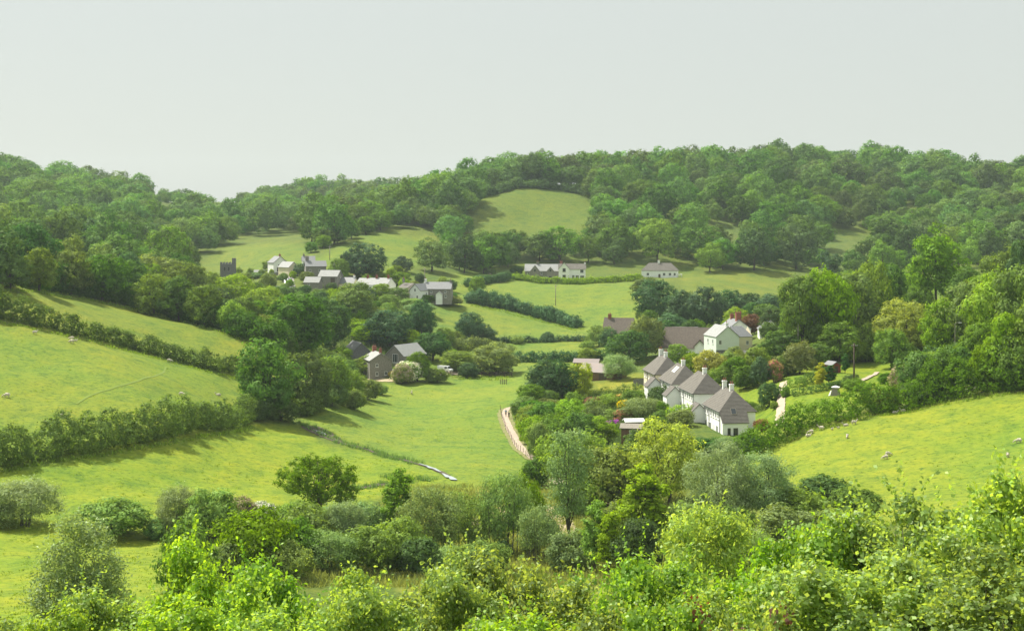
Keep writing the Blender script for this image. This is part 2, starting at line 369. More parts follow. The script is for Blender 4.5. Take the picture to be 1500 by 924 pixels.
# ------------------------------------------------------------------ plant building kit
def unit(v): return v / np.maximum(np.linalg.norm(v, axis=-1, keepdims=True), 1e-9)
def crown_lobes(rg, H, W, base, n, lr=(0.30, 0.46), squash=1.0, D=None, top=0.25):
    """lobes of an uneven crown: n boughs around a central mass"""
    cz = (H + base) / 2; rz = (H - base) / 2; rx = W / 2; ry = (D or W) / 2
    out = [(0, 0, cz - rz * 0.05, rx * 0.62, ry * 0.62, rz * 0.70)]
    for k in range(n):
        t = (k + 0.5) / n; z = 1 - 1.94 * t; ph = k * 2.39996 + rg.uniform(-0.5, 0.5)
        rr = math.sqrt(max(0, 1 - z * z)) if z > 0 else max(0.80, (1 - abs(z) ** 3) ** 0.5); s = rg.uniform(*lr)
        d = np.array([rr * math.cos(ph), rr * math.sin(ph), z]); f = rg.uniform(0.52, 0.78)
        lx = s * rx * rg.uniform(0.8, 1.2); lz = s * min(rx, rz * 1.3) * rg.uniform(0.75, 1.05) * squash
        out.append((d[0] * rx * f, d[1] * ry * f, cz + d[2] * rz * (f + (top if z > 0.4 else 0) * rg.uniform(0, 0.7)), lx, lx, lz))
    return out
def cloud(rg, lobes, tufts, per, size, spread, aspect=0.6, jit=0.7, up=0.25, droop=0.0, low=-0.8, inner=0.12):
    """leaves in tufts over the lobes -> centres, normals, long axes, sizes, tone"""
    Lb = np.array(lobes); area = (Lb[:, 3] * Lb[:, 4] + Lb[:, 3] * Lb[:, 5] + Lb[:, 4] * Lb[:, 5]); p = area / area.sum()
    T = int(tufts * 1.9)
    li = rg.choice(len(Lb), T, p=p); d = unit(rg.normal(size=(T, 3)))
    keep = (d[:, 2] > low) | (rg.random(T) < 0.25)
    li, d = li[keep], d[keep]; T = len(li)
    c = Lb[li, :3] + Lb[li, 3:6] * d * (1 - inner * rg.random((T, 1)) * 2)
    ins = np.zeros(T, bool)
    for k in range(len(Lb)):
        q = (((c - Lb[k, :3]) / Lb[k, 3:6]) ** 2).sum(-1); ins |= (q < 0.62) & (li != k)
    keep = ~ins | (rg.random(T) < 0.08); c, d, li = c[keep][:tufts], d[keep][:tufts], li[keep][:tufts]
    T = len(c)
    off = rg.normal(size=(T, per, 3)) * spread * (0.6 + 0.8 * rg.random((T, 1, 1)))
    off[..., 2] *= 0.75
    P = (c[:, None] + off).reshape(-1, 3)
    nn = unit(d[:, None] + unit(off) * 0.55 + rg.normal(size=off.shape) * jit * 0.6 + np.array([0, 0, up])).reshape(-1, 3)
    ax = rg.normal(size=nn.shape); ax[:, 2] -= droop; ax = unit(ax - (ax * nn).sum(-1, keepdims=True) * nn)
    tt = np.clip(rg.normal(0.5, 0.16, (T, 1)) + rg.normal(0, 0.17, (T, per)), 0, 1).reshape(-1)
    sz = size * (0.6 + 0.8 * rg.random(len(P)))
    return P, nn, ax, sz, tt, aspect
def leaf_quads(cl):
    P, n, a, s, t, asp = cl
    b = np.cross(n, a); s = s[:, None]
    V = np.stack([P - a * s, P + b * s * asp - a * s * 0.1 + n * s * 0.12, P + a * s, P - b * s * asp - a * s * 0.1 + n * s * 0.12], 1).reshape(-1, 3)
    Q = np.arange(len(V)).reshape(-1, 4)
    return V, Q, np.repeat(t, 4)
def leaf_mesh(name, clouds, mats):
    V, Q, T, M = [], [], [], []; o = 0
    for i, (cl, mi) in enumerate(clouds):
        v, q, t = leaf_quads(cl); V.append(v); Q.append(q + o); T.append(t); M.append(np.full(len(q), mi)); o += len(v)
    return np_mesh(name, np.concatenate(V), np.concatenate(Q), mats, {'tone': ('POINT', 'FLOAT', np.concatenate(T))}, np.concatenate(M))
def trunk_mesh(name, rg, H, base, W, r0, lobes, limbs, mat, lean=0.03, stems=1, spreadr=0.0):
    mb = MB()
    for s in range(stems):
        a = rg.uniform(0, 6.28); bx, by = spreadr * math.cos(a) * rg.uniform(0.2, 1), spreadr * math.sin(a) * rg.uniform(0.2, 1)
        tx, ty = bx * 1.6 + rg.uniform(-lean, lean) * H, by * 1.6 + rg.uniform(-lean, lean) * H
        k = 6; top = H * (0.86 if stems == 1 else rg.uniform(0.7, 0.95))
        pts = [(bx + (tx - bx) * i / k + rg.normal() * 0.012 * H * (i > 0), by + (ty - by) * i / k + rg.normal() * 0.012 * H * (i > 0), -0.5 + (top + 0.5) * i / k) for i in range(k + 1)]
        mb.tube(pts, [r0 * (1.25 if i == 0 else 1.0) * (1 - 0.86 * i / k) for i in range(k + 1)], 7)
    for lb in lobes[1:1 + limbs]:
        z0 = rg.uniform(base * 0.75, max(base * 1.2, (lb[2] + base) * 0.5)); z0 = min(z0, lb[2] - 0.1)
        f = max(0, z0 / H); r = r0 * (1 - 0.8 * f) * 0.5
        e = Vector(lb[:3]); s0 = Vector((0, 0, z0)); mid = s0.lerp(e, 0.5) + Vector((0, 0, -0.06 * H * rg.uniform(0, 1)))
        mb.tube([s0, mid, e, e + (e - mid) * 0.35], [r, r * 0.65, r * 0.34, r * 0.1], 5)
    return mb.mesh(name, mat, smooth=True)

BARK = surf_mat('bark', (0.115, 0.095, 0.070), (0.05, 0.042, 0.03), 3.0, 0.95, 0.4, 12)
BARK_PALE = surf_mat('pale_bark', (0.17, 0.165, 0.125), (0.08, 0.08, 0.055), 3.0, 0.95, 0.4, 12)
LM = {
 'oak': leaf_mat('oak_leaf', (0.043, 0.084, 0.011), tmix=0.38),
 'dark': leaf_mat('dark_leaf', (0.031, 0.066, 0.016), tmix=0.38),
 'mid': leaf_mat('mid_leaf', (0.064, 0.108, 0.011), tmix=0.42),
 'light': leaf_mat('light_leaf', (0.086, 0.136, 0.011), tmix=0.40),
 'ash': leaf_mat('ash_leaf', (0.130, 0.182, 0.011), tmix=0.50),
 'willow': leaf_mat('willow_leaf', (0.108, 0.158, 0.056), (0.17, 0.235, 0.05), tmix=0.44, gloss=0.02),
 'grey': leaf_mat('grey_leaf', (0.086, 0.140, 0.040), (0.15, 0.215, 0.035), tmix=0.42),
 'olive': leaf_mat('olive_leaf', (0.086, 0.118, 0.026), tmix=0.42),
 'bluegreen': leaf_mat('bluegreen_leaf', (0.032, 0.068, 0.028), (0.05, 0.10, 0.02), tmix=0.38),
 'gold': leaf_mat('golden_leaf', (0.165, 0.172, 0.010), tmix=0.45, hvar=0.006),
 'copper': leaf_mat('copper_leaf', (0.085, 0.035, 0.022), (0.16, 0.05, 0.015), tmix=0.4),
 'pink': leaf_mat('pink_leaf', (0.26, 0.115, 0.09), (0.3, 0.12, 0.06), tmix=0.4),
 'blossom': leaf_mat('white_blossom', (0.62, 0.58, 0.48), (0.6, 0.55, 0.4), tmix=0.3, var=0.25, bright=1.35),
 'cream': leaf_mat('faded_blossom', (0.36, 0.29, 0.20), (0.36, 0.28, 0.15), tmix=0.3, var=0.25, bright=1.35),
 'purple': leaf_mat('purple_flower', (0.42, 0.10, 0.42), (0.5, 0.12, 0.45), tmix=0.3, var=0.25, bright=1.35),
 'yellowfl': leaf_mat('yellow_flower', (0.70, 0.52, 0.01), (0.7, 0.5, 0.01), tmix=0.3, var=0.25, bright=1.35),
 'redfl': leaf_mat('red_flower', (0.55, 0.06, 0.05), (0.5, 0.05, 0.05), tmix=0.3, var=0.25, bright=1.35),
 'near': leaf_mat('hazel_leaf', (0.066, 0.118, 0.016), (0.20, 0.285, 0.014), tmix=0.52, hvar=0.010, bright=2.55, gloss=0.045, rough=0.5, var=0.5),
 'nearash': leaf_mat('young_ash_leaf', (0.095, 0.165, 0.018), (0.25, 0.345, 0.016), tmix=0.55, hvar=0.008, bright=2.55, gloss=0.045, rough=0.5, var=0.45),
 'neargrey': leaf_mat('sallow_leaf', (0.078, 0.118, 0.038), (0.15, 0.20, 0.024), tmix=0.48, hvar=0.008, bright=2.55, gloss=0.045, rough=0.5, var=0.5),
}
for _k, _c in (('far_oak', (0.042, 0.084, 0.012)), ('far_mid', (0.056, 0.110, 0.014)), ('far_dark', (0.026, 0.058, 0.015)), ('far_light', (0.080, 0.140, 0.016))):
    LM[_k] = leaf_mat(_k + '_leaf', _c, tmix=0.28, bright=2.05, var=0.45)
PROTO = {}      # kind -> list of (crown mesh, trunk mesh, height, width)
_rg = np.random.default_rng(11)
def proto(kind, n, H, W, base, lobes, tufts, per, size, spread, leaf, r0, limbs=6, bark=BARK, extra=None, stems=1, spreadr=0.0, squash=1.0, lr=(0.30, 0.46), top=0.25, **kw):
    PROTO[kind] = []
    for i in range(n):
        rg = np.random.default_rng(_rg.integers(1 << 30))
        lb = crown_lobes(rg, H * rg.uniform(0.96, 1.04), W * rg.uniform(0.94, 1.06), base, lobes, lr, squash, top=top)
        cls = [(cloud(rg, lb, tufts, per, size, spread, **kw), 0)]
        mats = [LM[leaf]]
        if extra:
            l2, frac = extra; lb2 = [(a, b, c, d * 1.02, e * 1.02, f * 1.03) for a, b, c, d, e, f in lb]
            cls.append((cloud(rg, lb2, int(tufts * frac), per, size * 0.9, spread, **kw), 1)); mats.append(LM[l2])
        cm = leaf_mesh(kind + '_crown', cls, mats)
        tm = trunk_mesh(kind + '_trunk', rg, H, base, W, r0, lb, limbs, bark, stems=stems, spreadr=spreadr)
        PROTO[kind].append((cm, tm, H, W))
# hillside trees (600-1200 m): clumps of leaves about half a metre
for k, leaf in (('far_oak', 'far_oak'), ('far_mid', 'far_mid'), ('far_dark', 'far_dark'), ('far_light', 'far_light')):
    proto(k, 4 if k != 'far_dark' else 2, 15, 15, 1.0, 20, 480, 13, 0.34, 0.46, leaf, 0.35, 5, squash=1.0, lr=(0.24, 0.50), jit=0.2, up=0.25)
# valley trees (280-650 m)
for k, leaf in (('oak', 'oak'), ('dark', 'dark'), ('mid', 'mid'), ('light', 'light'), ('olive', 'olive'), ('bluegreen', 'bluegreen')):
    proto(k, 3, 12, 11, 0.3, 24, 560, 18, 0.24, 0.36, leaf, 0.28, 8, lr=(0.24, 0.46), jit=0.25)
proto('grey', 2, 10, 9, 0.2, 20, 420, 16, 0.22, 0.36, 'grey', 0.2, 8, lr=(0.24, 0.44))
proto('ash', 2, 11, 10.5, 0.5, 26, 620, 22, 0.17, 0.30, 'ash', 0.25, 12, lr=(0.22, 0.40))
proto('willow', 3, 10, 9, 0.2, 26, 620, 26, 0.17, 0.36, 'willow', 0.14, 10, aspect=0.28, stems=4, spreadr=0.6, lr=(0.22, 0.38), droop=-0.9, jit=1.0, bark=BARK_PALE)
proto('slim', 2, 14, 5.5, 2.4, 22, 330, 20, 0.16, 0.34, 'willow', 0.17, 14, aspect=0.4, lr=(0.24, 0.42), jit=1.0, bark=BARK)
proto('cone', 2, 10, 4.2, 0.6, 26, 420, 20, 0.17, 0.22, 'light', 0.15, 6, lr=(0.26, 0.42), top=0.5)
# bushes and scrub (120-350 m)
for k, leaf, ex in (('bush', 'mid', None), ('bush_dark', 'dark', None), ('bush_light', 'light', None), ('bush_olive', 'olive', None), ('bush_grey', 'grey', None), ('bush_oak', 'oak', None),
                    ('bush_blossom', 'grey', ('blossom', 0.9)), ('bush_cream', 'olive', ('cream', 0.9)), ('bush_gold', 'gold', None), ('bush_copper', 'copper', None), ('bush_pink', 'olive', ('pink', 1.0)),
                    ('bush_purple', 'dark', ('purple', 1.2)), ('bush_yellow', 'mid', ('yellowfl', 1.2)), ('bush_red', 'dark', ('redfl', 0.5))):
    proto(k, 3 if ex is None else 1, 4, 4.6, 0.15, 17, 380, 20, 0.125, 0.20, leaf, 0.07, 5, stems=3, spreadr=0.35, lr=(0.28, 0.5), extra=ex, low=-0.85)
proto('bush_willow', 3, 5, 5, 0.2, 18, 420, 26, 0.13, 0.26, 'willow', 0.07, 6, aspect=0.26, stems=6, spreadr=0.8, lr=(0.26, 0.42), droop=-0.9, jit=1.0, bark=BARK_PALE)
proto('thicket', 2, 6, 6.5, 1.1, 22, 420, 22, 0.13, 0.26, 'grey', 0.07, 8, aspect=0.4, stems=11, spreadr=1.7, lr=(0.22, 0.36), jit=1.0, bark=BARK_PALE, droop=-0.5)

LOWCROWN = {'oak', 'dark', 'mid', 'light', 'olive', 'bluegreen', 'grey', 'ash', 'far_oak', 'far_mid', 'far_dark', 'far_light'}
def plant(name, kind, loc, h, w, label, cat, group=None, rz=None, var=None, parts=True, d=None):
    lst = PROTO[kind]; rg = random.Random(int(loc[0] * 131 + loc[1] * 977))
    cm, tm, H, Wd = lst[var if var is not None else rg.randrange(len(lst))]
    rz = rg.uniform(0, 6.28) if rz is None else rz
    s = (w / Wd, (d or w) / Wd, h / H)
    o = empty(name, (loc[0], loc[1], loc[2] - 0.05), rz, label, cat, group, s)
    link('trunk' if cat == 'tree' else 'stems', tm, o); link('crown' if cat == 'tree' else 'foliage', cm, o)
    return o
def tree(px, pb, pt, wpx, kind, label, name='broadleaf_tree', cat='tree', group=None, ymin=125, Y=None):
    x, y, z = hit(px, pb, ymin) if Y is None else at(px, Y)
    h = (-(pt - HZ) * y / F) - z
    return plant(name, kind, (x, y, z), max(h, 0.4), wpx * y / F, label, cat, group)
# ------------------------------------------------------------------ trees and bushes of the valley floor and slopes
# (px, base py, top py, width px, kind, label)
VALLEY_TREES = [
 # pasture corner, left of the stream
 (392,612,503,100,'oak','big dark round oak at the right end of the left pasture hedge'),
 (447,600,512,84,'oak','broad tree second in the row falling right from the big dark oak'),
 (486,590,522,60,'mid','mid green tree third in the row right of the big dark oak'),
 (514,580,541,46,'mid','small tree ending the row right of the big dark oak'),
 (468,757,662,120,'ash_round','round bright tree with visible boughs standing alone in the lower meadow'),
 # belt above the upper left field
 (-30,415,318,110,'dark','tall dark tree on the left picture edge above the upper field'),
 (40,413,322,95,'dark','tallest dark round crown above the left end of the upper field'),
 (100,420,345,60,'olive','olive green tree behind the belt above the upper field'),
 (15,425,372,60,'oak','low tree at the left start of the belt over the upper field'),
 (58,428,364,58,'mid','bright round tree in the belt under the tallest dark crown'),
 (105,432,368,66,'mid','bright tree in the middle of the belt above the upper field'),
 (150,440,372,70,'oak','darker tree in the belt above the upper field'),
 (190,446,385,58,'oak','dark oak in the belt where the upper field narrows'),
 (150,424,362,50,'olive','brownish olive tree rising behind the belt'),
 (228,430,372,80,'olive','wide olive green tree behind the right half of the belt'),
 (190,430,366,44,'dark','dark pointed tree between two olive trees of the belt'),
 (218,432,384,42,'light','yellow green round tree in front of the wide olive tree'),
 (268,440,384,70,'olive','olive tree on the left of the church tower'),
 (225,460,400,60,'mid','tree at the field edge below the wide olive tree'),
 (262,470,408,58,'oak','oak at the field edge left of the bushy slope'),
 (300,478,418,60,'mid','tree at the field edge below the church tower'),
 (335,482,440,44,'oak','small oak at the right end of the upper field edge'),
 (300,440,396,52,'light','light green tree just below left of the church tower'),
 (345,448,402,66,'light','wide pale green tree in front of the church tower'),
 (318,462,420,44,'dark','dark round tree below the church tower'),
 (388,462,420,64,'light','light tree between the village street and the church'),
 (372,480,440,60,'mid','tree in the valley wood under the village street'),
 # valley wood under the village
 (436,522,425,105,'oak','large dark oak in the valley below the village street'),
 (478,512,430,78,'dark','large dark tree joined to the big oak below the village'),
 (412,500,440,70,'mid','mid green tree left of the large dark oak below the village'),
 (520,470,418,70,'olive','thin brownish tree in front of the lit village roofs'),
 (535,408,357,62,'bluegreen','tall dark tree standing among the village houses'),
 (508,405,372,34,'bluegreen','smaller dark tree left of the tall village tree'),
 (496,415,378,30,'mid','small tree beside the village barn'),
 (590,398,374,28,'bluegreen','small dark tree on the slope above the slate houses'),
 (584,418,398,38,'mid','round tree behind the terrace with lit roofs'),
 (556,412,398,26,'olive','brownish tree behind the lit terrace'),
 (440,404,386,20,'bluegreen','small tree beside the upper end of the village street'),
 (450,415,398,26,'mid','small tree right of the village street'),
 (482,418,404,24,'bluegreen','dark small tree in front of the village barn'),
 (533,445,422,36,'bluegreen','tree hiding the left terrace garden'),
 (556,440,414,34,'light','pale tree in front of the lit terrace'),
 (583,444,420,36,'mid','light tree left of the white gable house'),
 (541,500,470,62,'light','pale bushy tree left of the round valley oak'),
 (569,508,455,72,'bluegreen','dark round oak above the stone barns'),
 (617,497,438,40,'bluegreen','tall narrow dark tree above the farm'),
 (634,528,484,58,'dark','dark round tree right of the farm barn'),
 (600,512,482,36,'light','light tree above the farm barn roof'),
 (545,470,448,44,'olive','spreading olive tree on the lane below the terrace'),
 (653,512,478,30,'light','small light tree beside the dark round farm tree'),
 (688,500,456,42,'bluegreen','upright tree standing in the middle field'),
 (706,503,474,40,'bluegreen','lower tree beside the upright tree in the middle field'),
 (664,502,484,30,'mid','low tree at the left edge of the middle field'),
 (726,548,503,68,'olive','spreading open tree behind the meadow fence'),
 (672,544,512,56,'light','light green tree by the white car at the farm'),
 (698,430,404,26,'light','thin pale tree right of the slate roofed stone house'),
 (660,428,408,20,'dark','dark small tree at the end of the slate roofed stone house'),
 (596,560,530,44,'bush_blossom','tree in white blossom in front of the stone barn'),
 (588,562,534,30,'bush_cream','faded brown blossom tree beside the white blossom tree'),
 (612,558,516,44,'mid','spreading tree at the right of the stone barn'),
 (541,548,518,42,'light','round light tree in front of the slate barn'),
 (500,535,508,36,'mid','tree on the bank left of the slate barn'),
 # middle
 (800,592,527,64,'bluegreen','dark blue green tree at the head of the valley path'),
 (824,590,526,52,'dark','dark tree between the blue green and the bright round tree'),
 (848,588,530,48,'ash','bright yellow green round tree near the rusty roof'),
 (778,598,562,44,'mid','low tree at the left of the dark blue green tree'),
 (768,612,580,40,'grey','grey green small tree where the path starts'),
 (907,556,517,58,'willow','pale grey willow right of the rusty barn roof'),
 (922,532,482,68,'dark','dark spreading tree behind the pale willow'),
 (946,524,462,56,'olive','olive tree behind the dark spreading tree'),
 (878,507,474,40,'grey','pale grey tree left of the thatched cottage'),
 (894,512,482,32,'bluegreen','small tree under the thatched cottage'),
 (802,500,485,18,'bluegreen','small round tree alone on the middle field boundary'),
 (757,503,492,18,'light','small pale tree on the middle field boundary'),
 (714,500,486,16,'bluegreen','lone small tree at the left of the middle field boundary'),
 (862,530,508,30,'olive','open tree by the lower middle field'),
 # behind the cottages
 (962,470,408,62,'bluegreen','large tree at the right end of the middle fields'),
 (948,440,405,46,'mid','light tree above the large tree by the middle fields'),
 (1003,478,425,56,'bluegreen','dark tree behind the long thatched roof'),
 (1036,480,418,54,'bluegreen','round tree behind the pale green house'),
 (1066,470,425,50,'bluegreen','tree in the dip behind the pale green house'),
 (1100,466,428,52,'bluegreen','tree in the dip left of the big right wood'),
 (1132,468,430,50,'bluegreen','tree at the foot of the big right wood in the dip'),
 (985,490,458,50,'bluegreen','low tree at the left of the long thatched roof'),
 (1078,487,451,42,'light','bright tree right behind the pale green house'),
 (1104,490,462,36,'copper_tree','reddish brown tree behind the red chimney'),
 (992,534,504,40,'mid','round green tree between thatch and terrace'),
 (1012,545,516,30,'light','light tree behind the second terrace house'),
 (1040,552,515,46,'bush_gold','golden yellow tree under the pale green house'),
 (1078,560,522,46,'mid','green tree in the gardens below the pale green house'),
 (1058,566,534,36,'olive','olive bushy tree beside the golden tree'),
 (1108,552,506,42,'light','light tree right of the pale green house'),
 (1116,566,522,34,'bluegreen','dark conifer like tree in the gardens'),
 (1092,570,536,40,'bush_oak','dark green bushy tree at the garden lane'),
 (1145,528,482,58,'oak','dark tree below the white gabled house on the right'),
 (1172,548,500,48,'olive','rust tinged dark tree at the top of the garden path'),
 (1195,540,502,44,'mid','green tree behind the golden cypress'),
 (1134,560,528,26,'bush_pink','pink red leaved small tree beside the garden path'),
 (1127,594,557,34,'dark','round dark bushy tree left of the garden path'),
 # big wood on the right
 (1176,522,402,74,'mid','leftmost tree of the big sunlit wood on the right'),
 (1212,520,388,80,'light','bright broad tree in the left part of the right wood'),
 (1250,515,398,92,'mid','great round tree in the middle of the right wood'),
 (1272,500,377,66,'light','bright crown topping the left part of the right wood'),
 (1300,490,385,70,'oak','dark tree left below the tallest tree of the wood'),
 (1196,480,410,50,'mid','tree at the back left of the right wood'),
 (1370,478,338,92,'tall','tallest tree of the right wood with bare trunk showing'),
 (1328,524,437,96,'ash','light round tree in front of the right wood'),
 (1275,526,470,50,'light','small bright tree at the garden end of the wood'),
 (1306,540,480,56,'mid','leafy tree left of the light round tree'),
 (1384,530,438,68,'light','bright upright tree right of the light round tree'),
 (1424,520,410,84,'mid','tree right of the tallest tree in the right wood'),
 (1462,525,390,92,'light','bright broad tree near the right edge of the wood'),
 (1506,530,385,96,'mid','broad tree on the right picture edge in the wood'),
 (1416,470,395,60,'oak','dark tree right behind the tallest tree'),
 (1500,470,340,50,'dark','dark crown cut by the right picture edge'),
 (1470,470,362,70,'olive','olive crown at the upper right of the wood'),
 (1440,560,470,70,'mid','lower tree in front of the wood by the lamp posts'),
 (1485,565,455,80,'light','lower bright tree at the right edge above the sheep'),
 (1400,560,500,54,'oak','dark bushy tree behind the hedge by the lamp posts'),
 (1218,440,374,52,'conifer','dark pointed conifer rising behind the right wood'),
 (1540,560,420,110,'mid','tree just beyond the right picture edge'),
 (1200,455,395,60,'light','light crown at the left shoulder of the right wood'),
 (1240,470,398,70,'mid','crown in the upper left of the right wood behind the great round tree'),
 (1330,470,392,70,'light','crown right behind the light round tree of the right wood'),
 (1345,500,420,60,'oak','dark crown between the light round tree and the tallest tree'),
 (1445,480,400,76,'mid','crown behind the bright broad tree near the right edge'),
 (1480,500,410,70,'light','yellow green crown before the right edge of the wood'),
 (1165,500,425,50,'oak','dark leafy tree at the left foot of the right wood'),
 (1230,530,470,60,'mid','low leafy tree under the great round tree of the right wood'),
 (456,370,354,20,'oak','lowest tree of the line climbing the spur above the village'),
 (474,364,344,24,'mid','second tree of the line climbing the spur above the village'),
 (494,357,335,26,'oak','third tree of the line climbing the spur above the village'),
 (515,350,326,28,'mid','fourth tree of the line climbing the spur above the village'),
 (536,344,318,30,'oak','fifth tree of the line climbing the spur above the village'),
 (557,338,310,32,'mid','highest tree of the line climbing the spur above the village'),
 # around the terrace gardens
 (980,738,612,114,'ash','big bright yellow green ash in front of the white terrace'),
 (941,612,582,58,'willow_bush','grey green round shrub tree left of the white terrace'),
 (1058,778,652,108,'willow','big silvery willow right of the bright ash'),
 (1120,772,656,112,'willow','big silvery willow at the edge of the right pasture'),
 (833,812,622,74,'slim','slim sparse poplar with bare dark stem over the track'),
 (944,812,688,76,'cone','tall narrow yellow green tree under the bright ash'),
 (872,842,735,44,'cone','left of two small upright trees by the sandy track'),
 (893,842,750,44,'cone','right of two small upright trees by the sandy track'),
 (582,795,694,52,'cone','young spiky tree at the left of the willow thicket'),
 (768,792,690,60,'light','yellow green young tree by the sandy track'),
]
def _alias(new, src, **kw): PROTO[new] = PROTO[src]
_alias('ash_round', 'ash'); _alias('copper_tree', 'bush_copper'); _alias('willow_bush', 'bush_willow')
proto('tall', 1, 16, 11, 3.6, 34, 600, 18, 0.22, 0.36, 'mid', 0.30, 16, lr=(0.16, 0.34), top=0.8)
proto('conifer', 1, 12, 9, 1.0, 16, 420, 18, 0.22, 0.34, 'bluegreen', 0.3, 6, lr=(0.2, 0.36), top=0.9)
# round tree of the lower meadow: open crown on several boughs
proto('ash_round', 1, 10, 12, 2.0, 34, 640, 22, 0.16, 0.26, 'mid', 0.22, 30, lr=(0.17, 0.30), stems=3, spreadr=0.5)
for px, pb, pt, w, k, lab in VALLEY_TREES:
    tree(px, pb, pt, w, k, lab, name={'willow': 'willow_tree', 'cone': 'upright_tree', 'slim': 'poplar_tree', 'conifer': 'conifer_tree', 'oak': 'oak_tree'}.get(k, 'broadleaf_tree'))

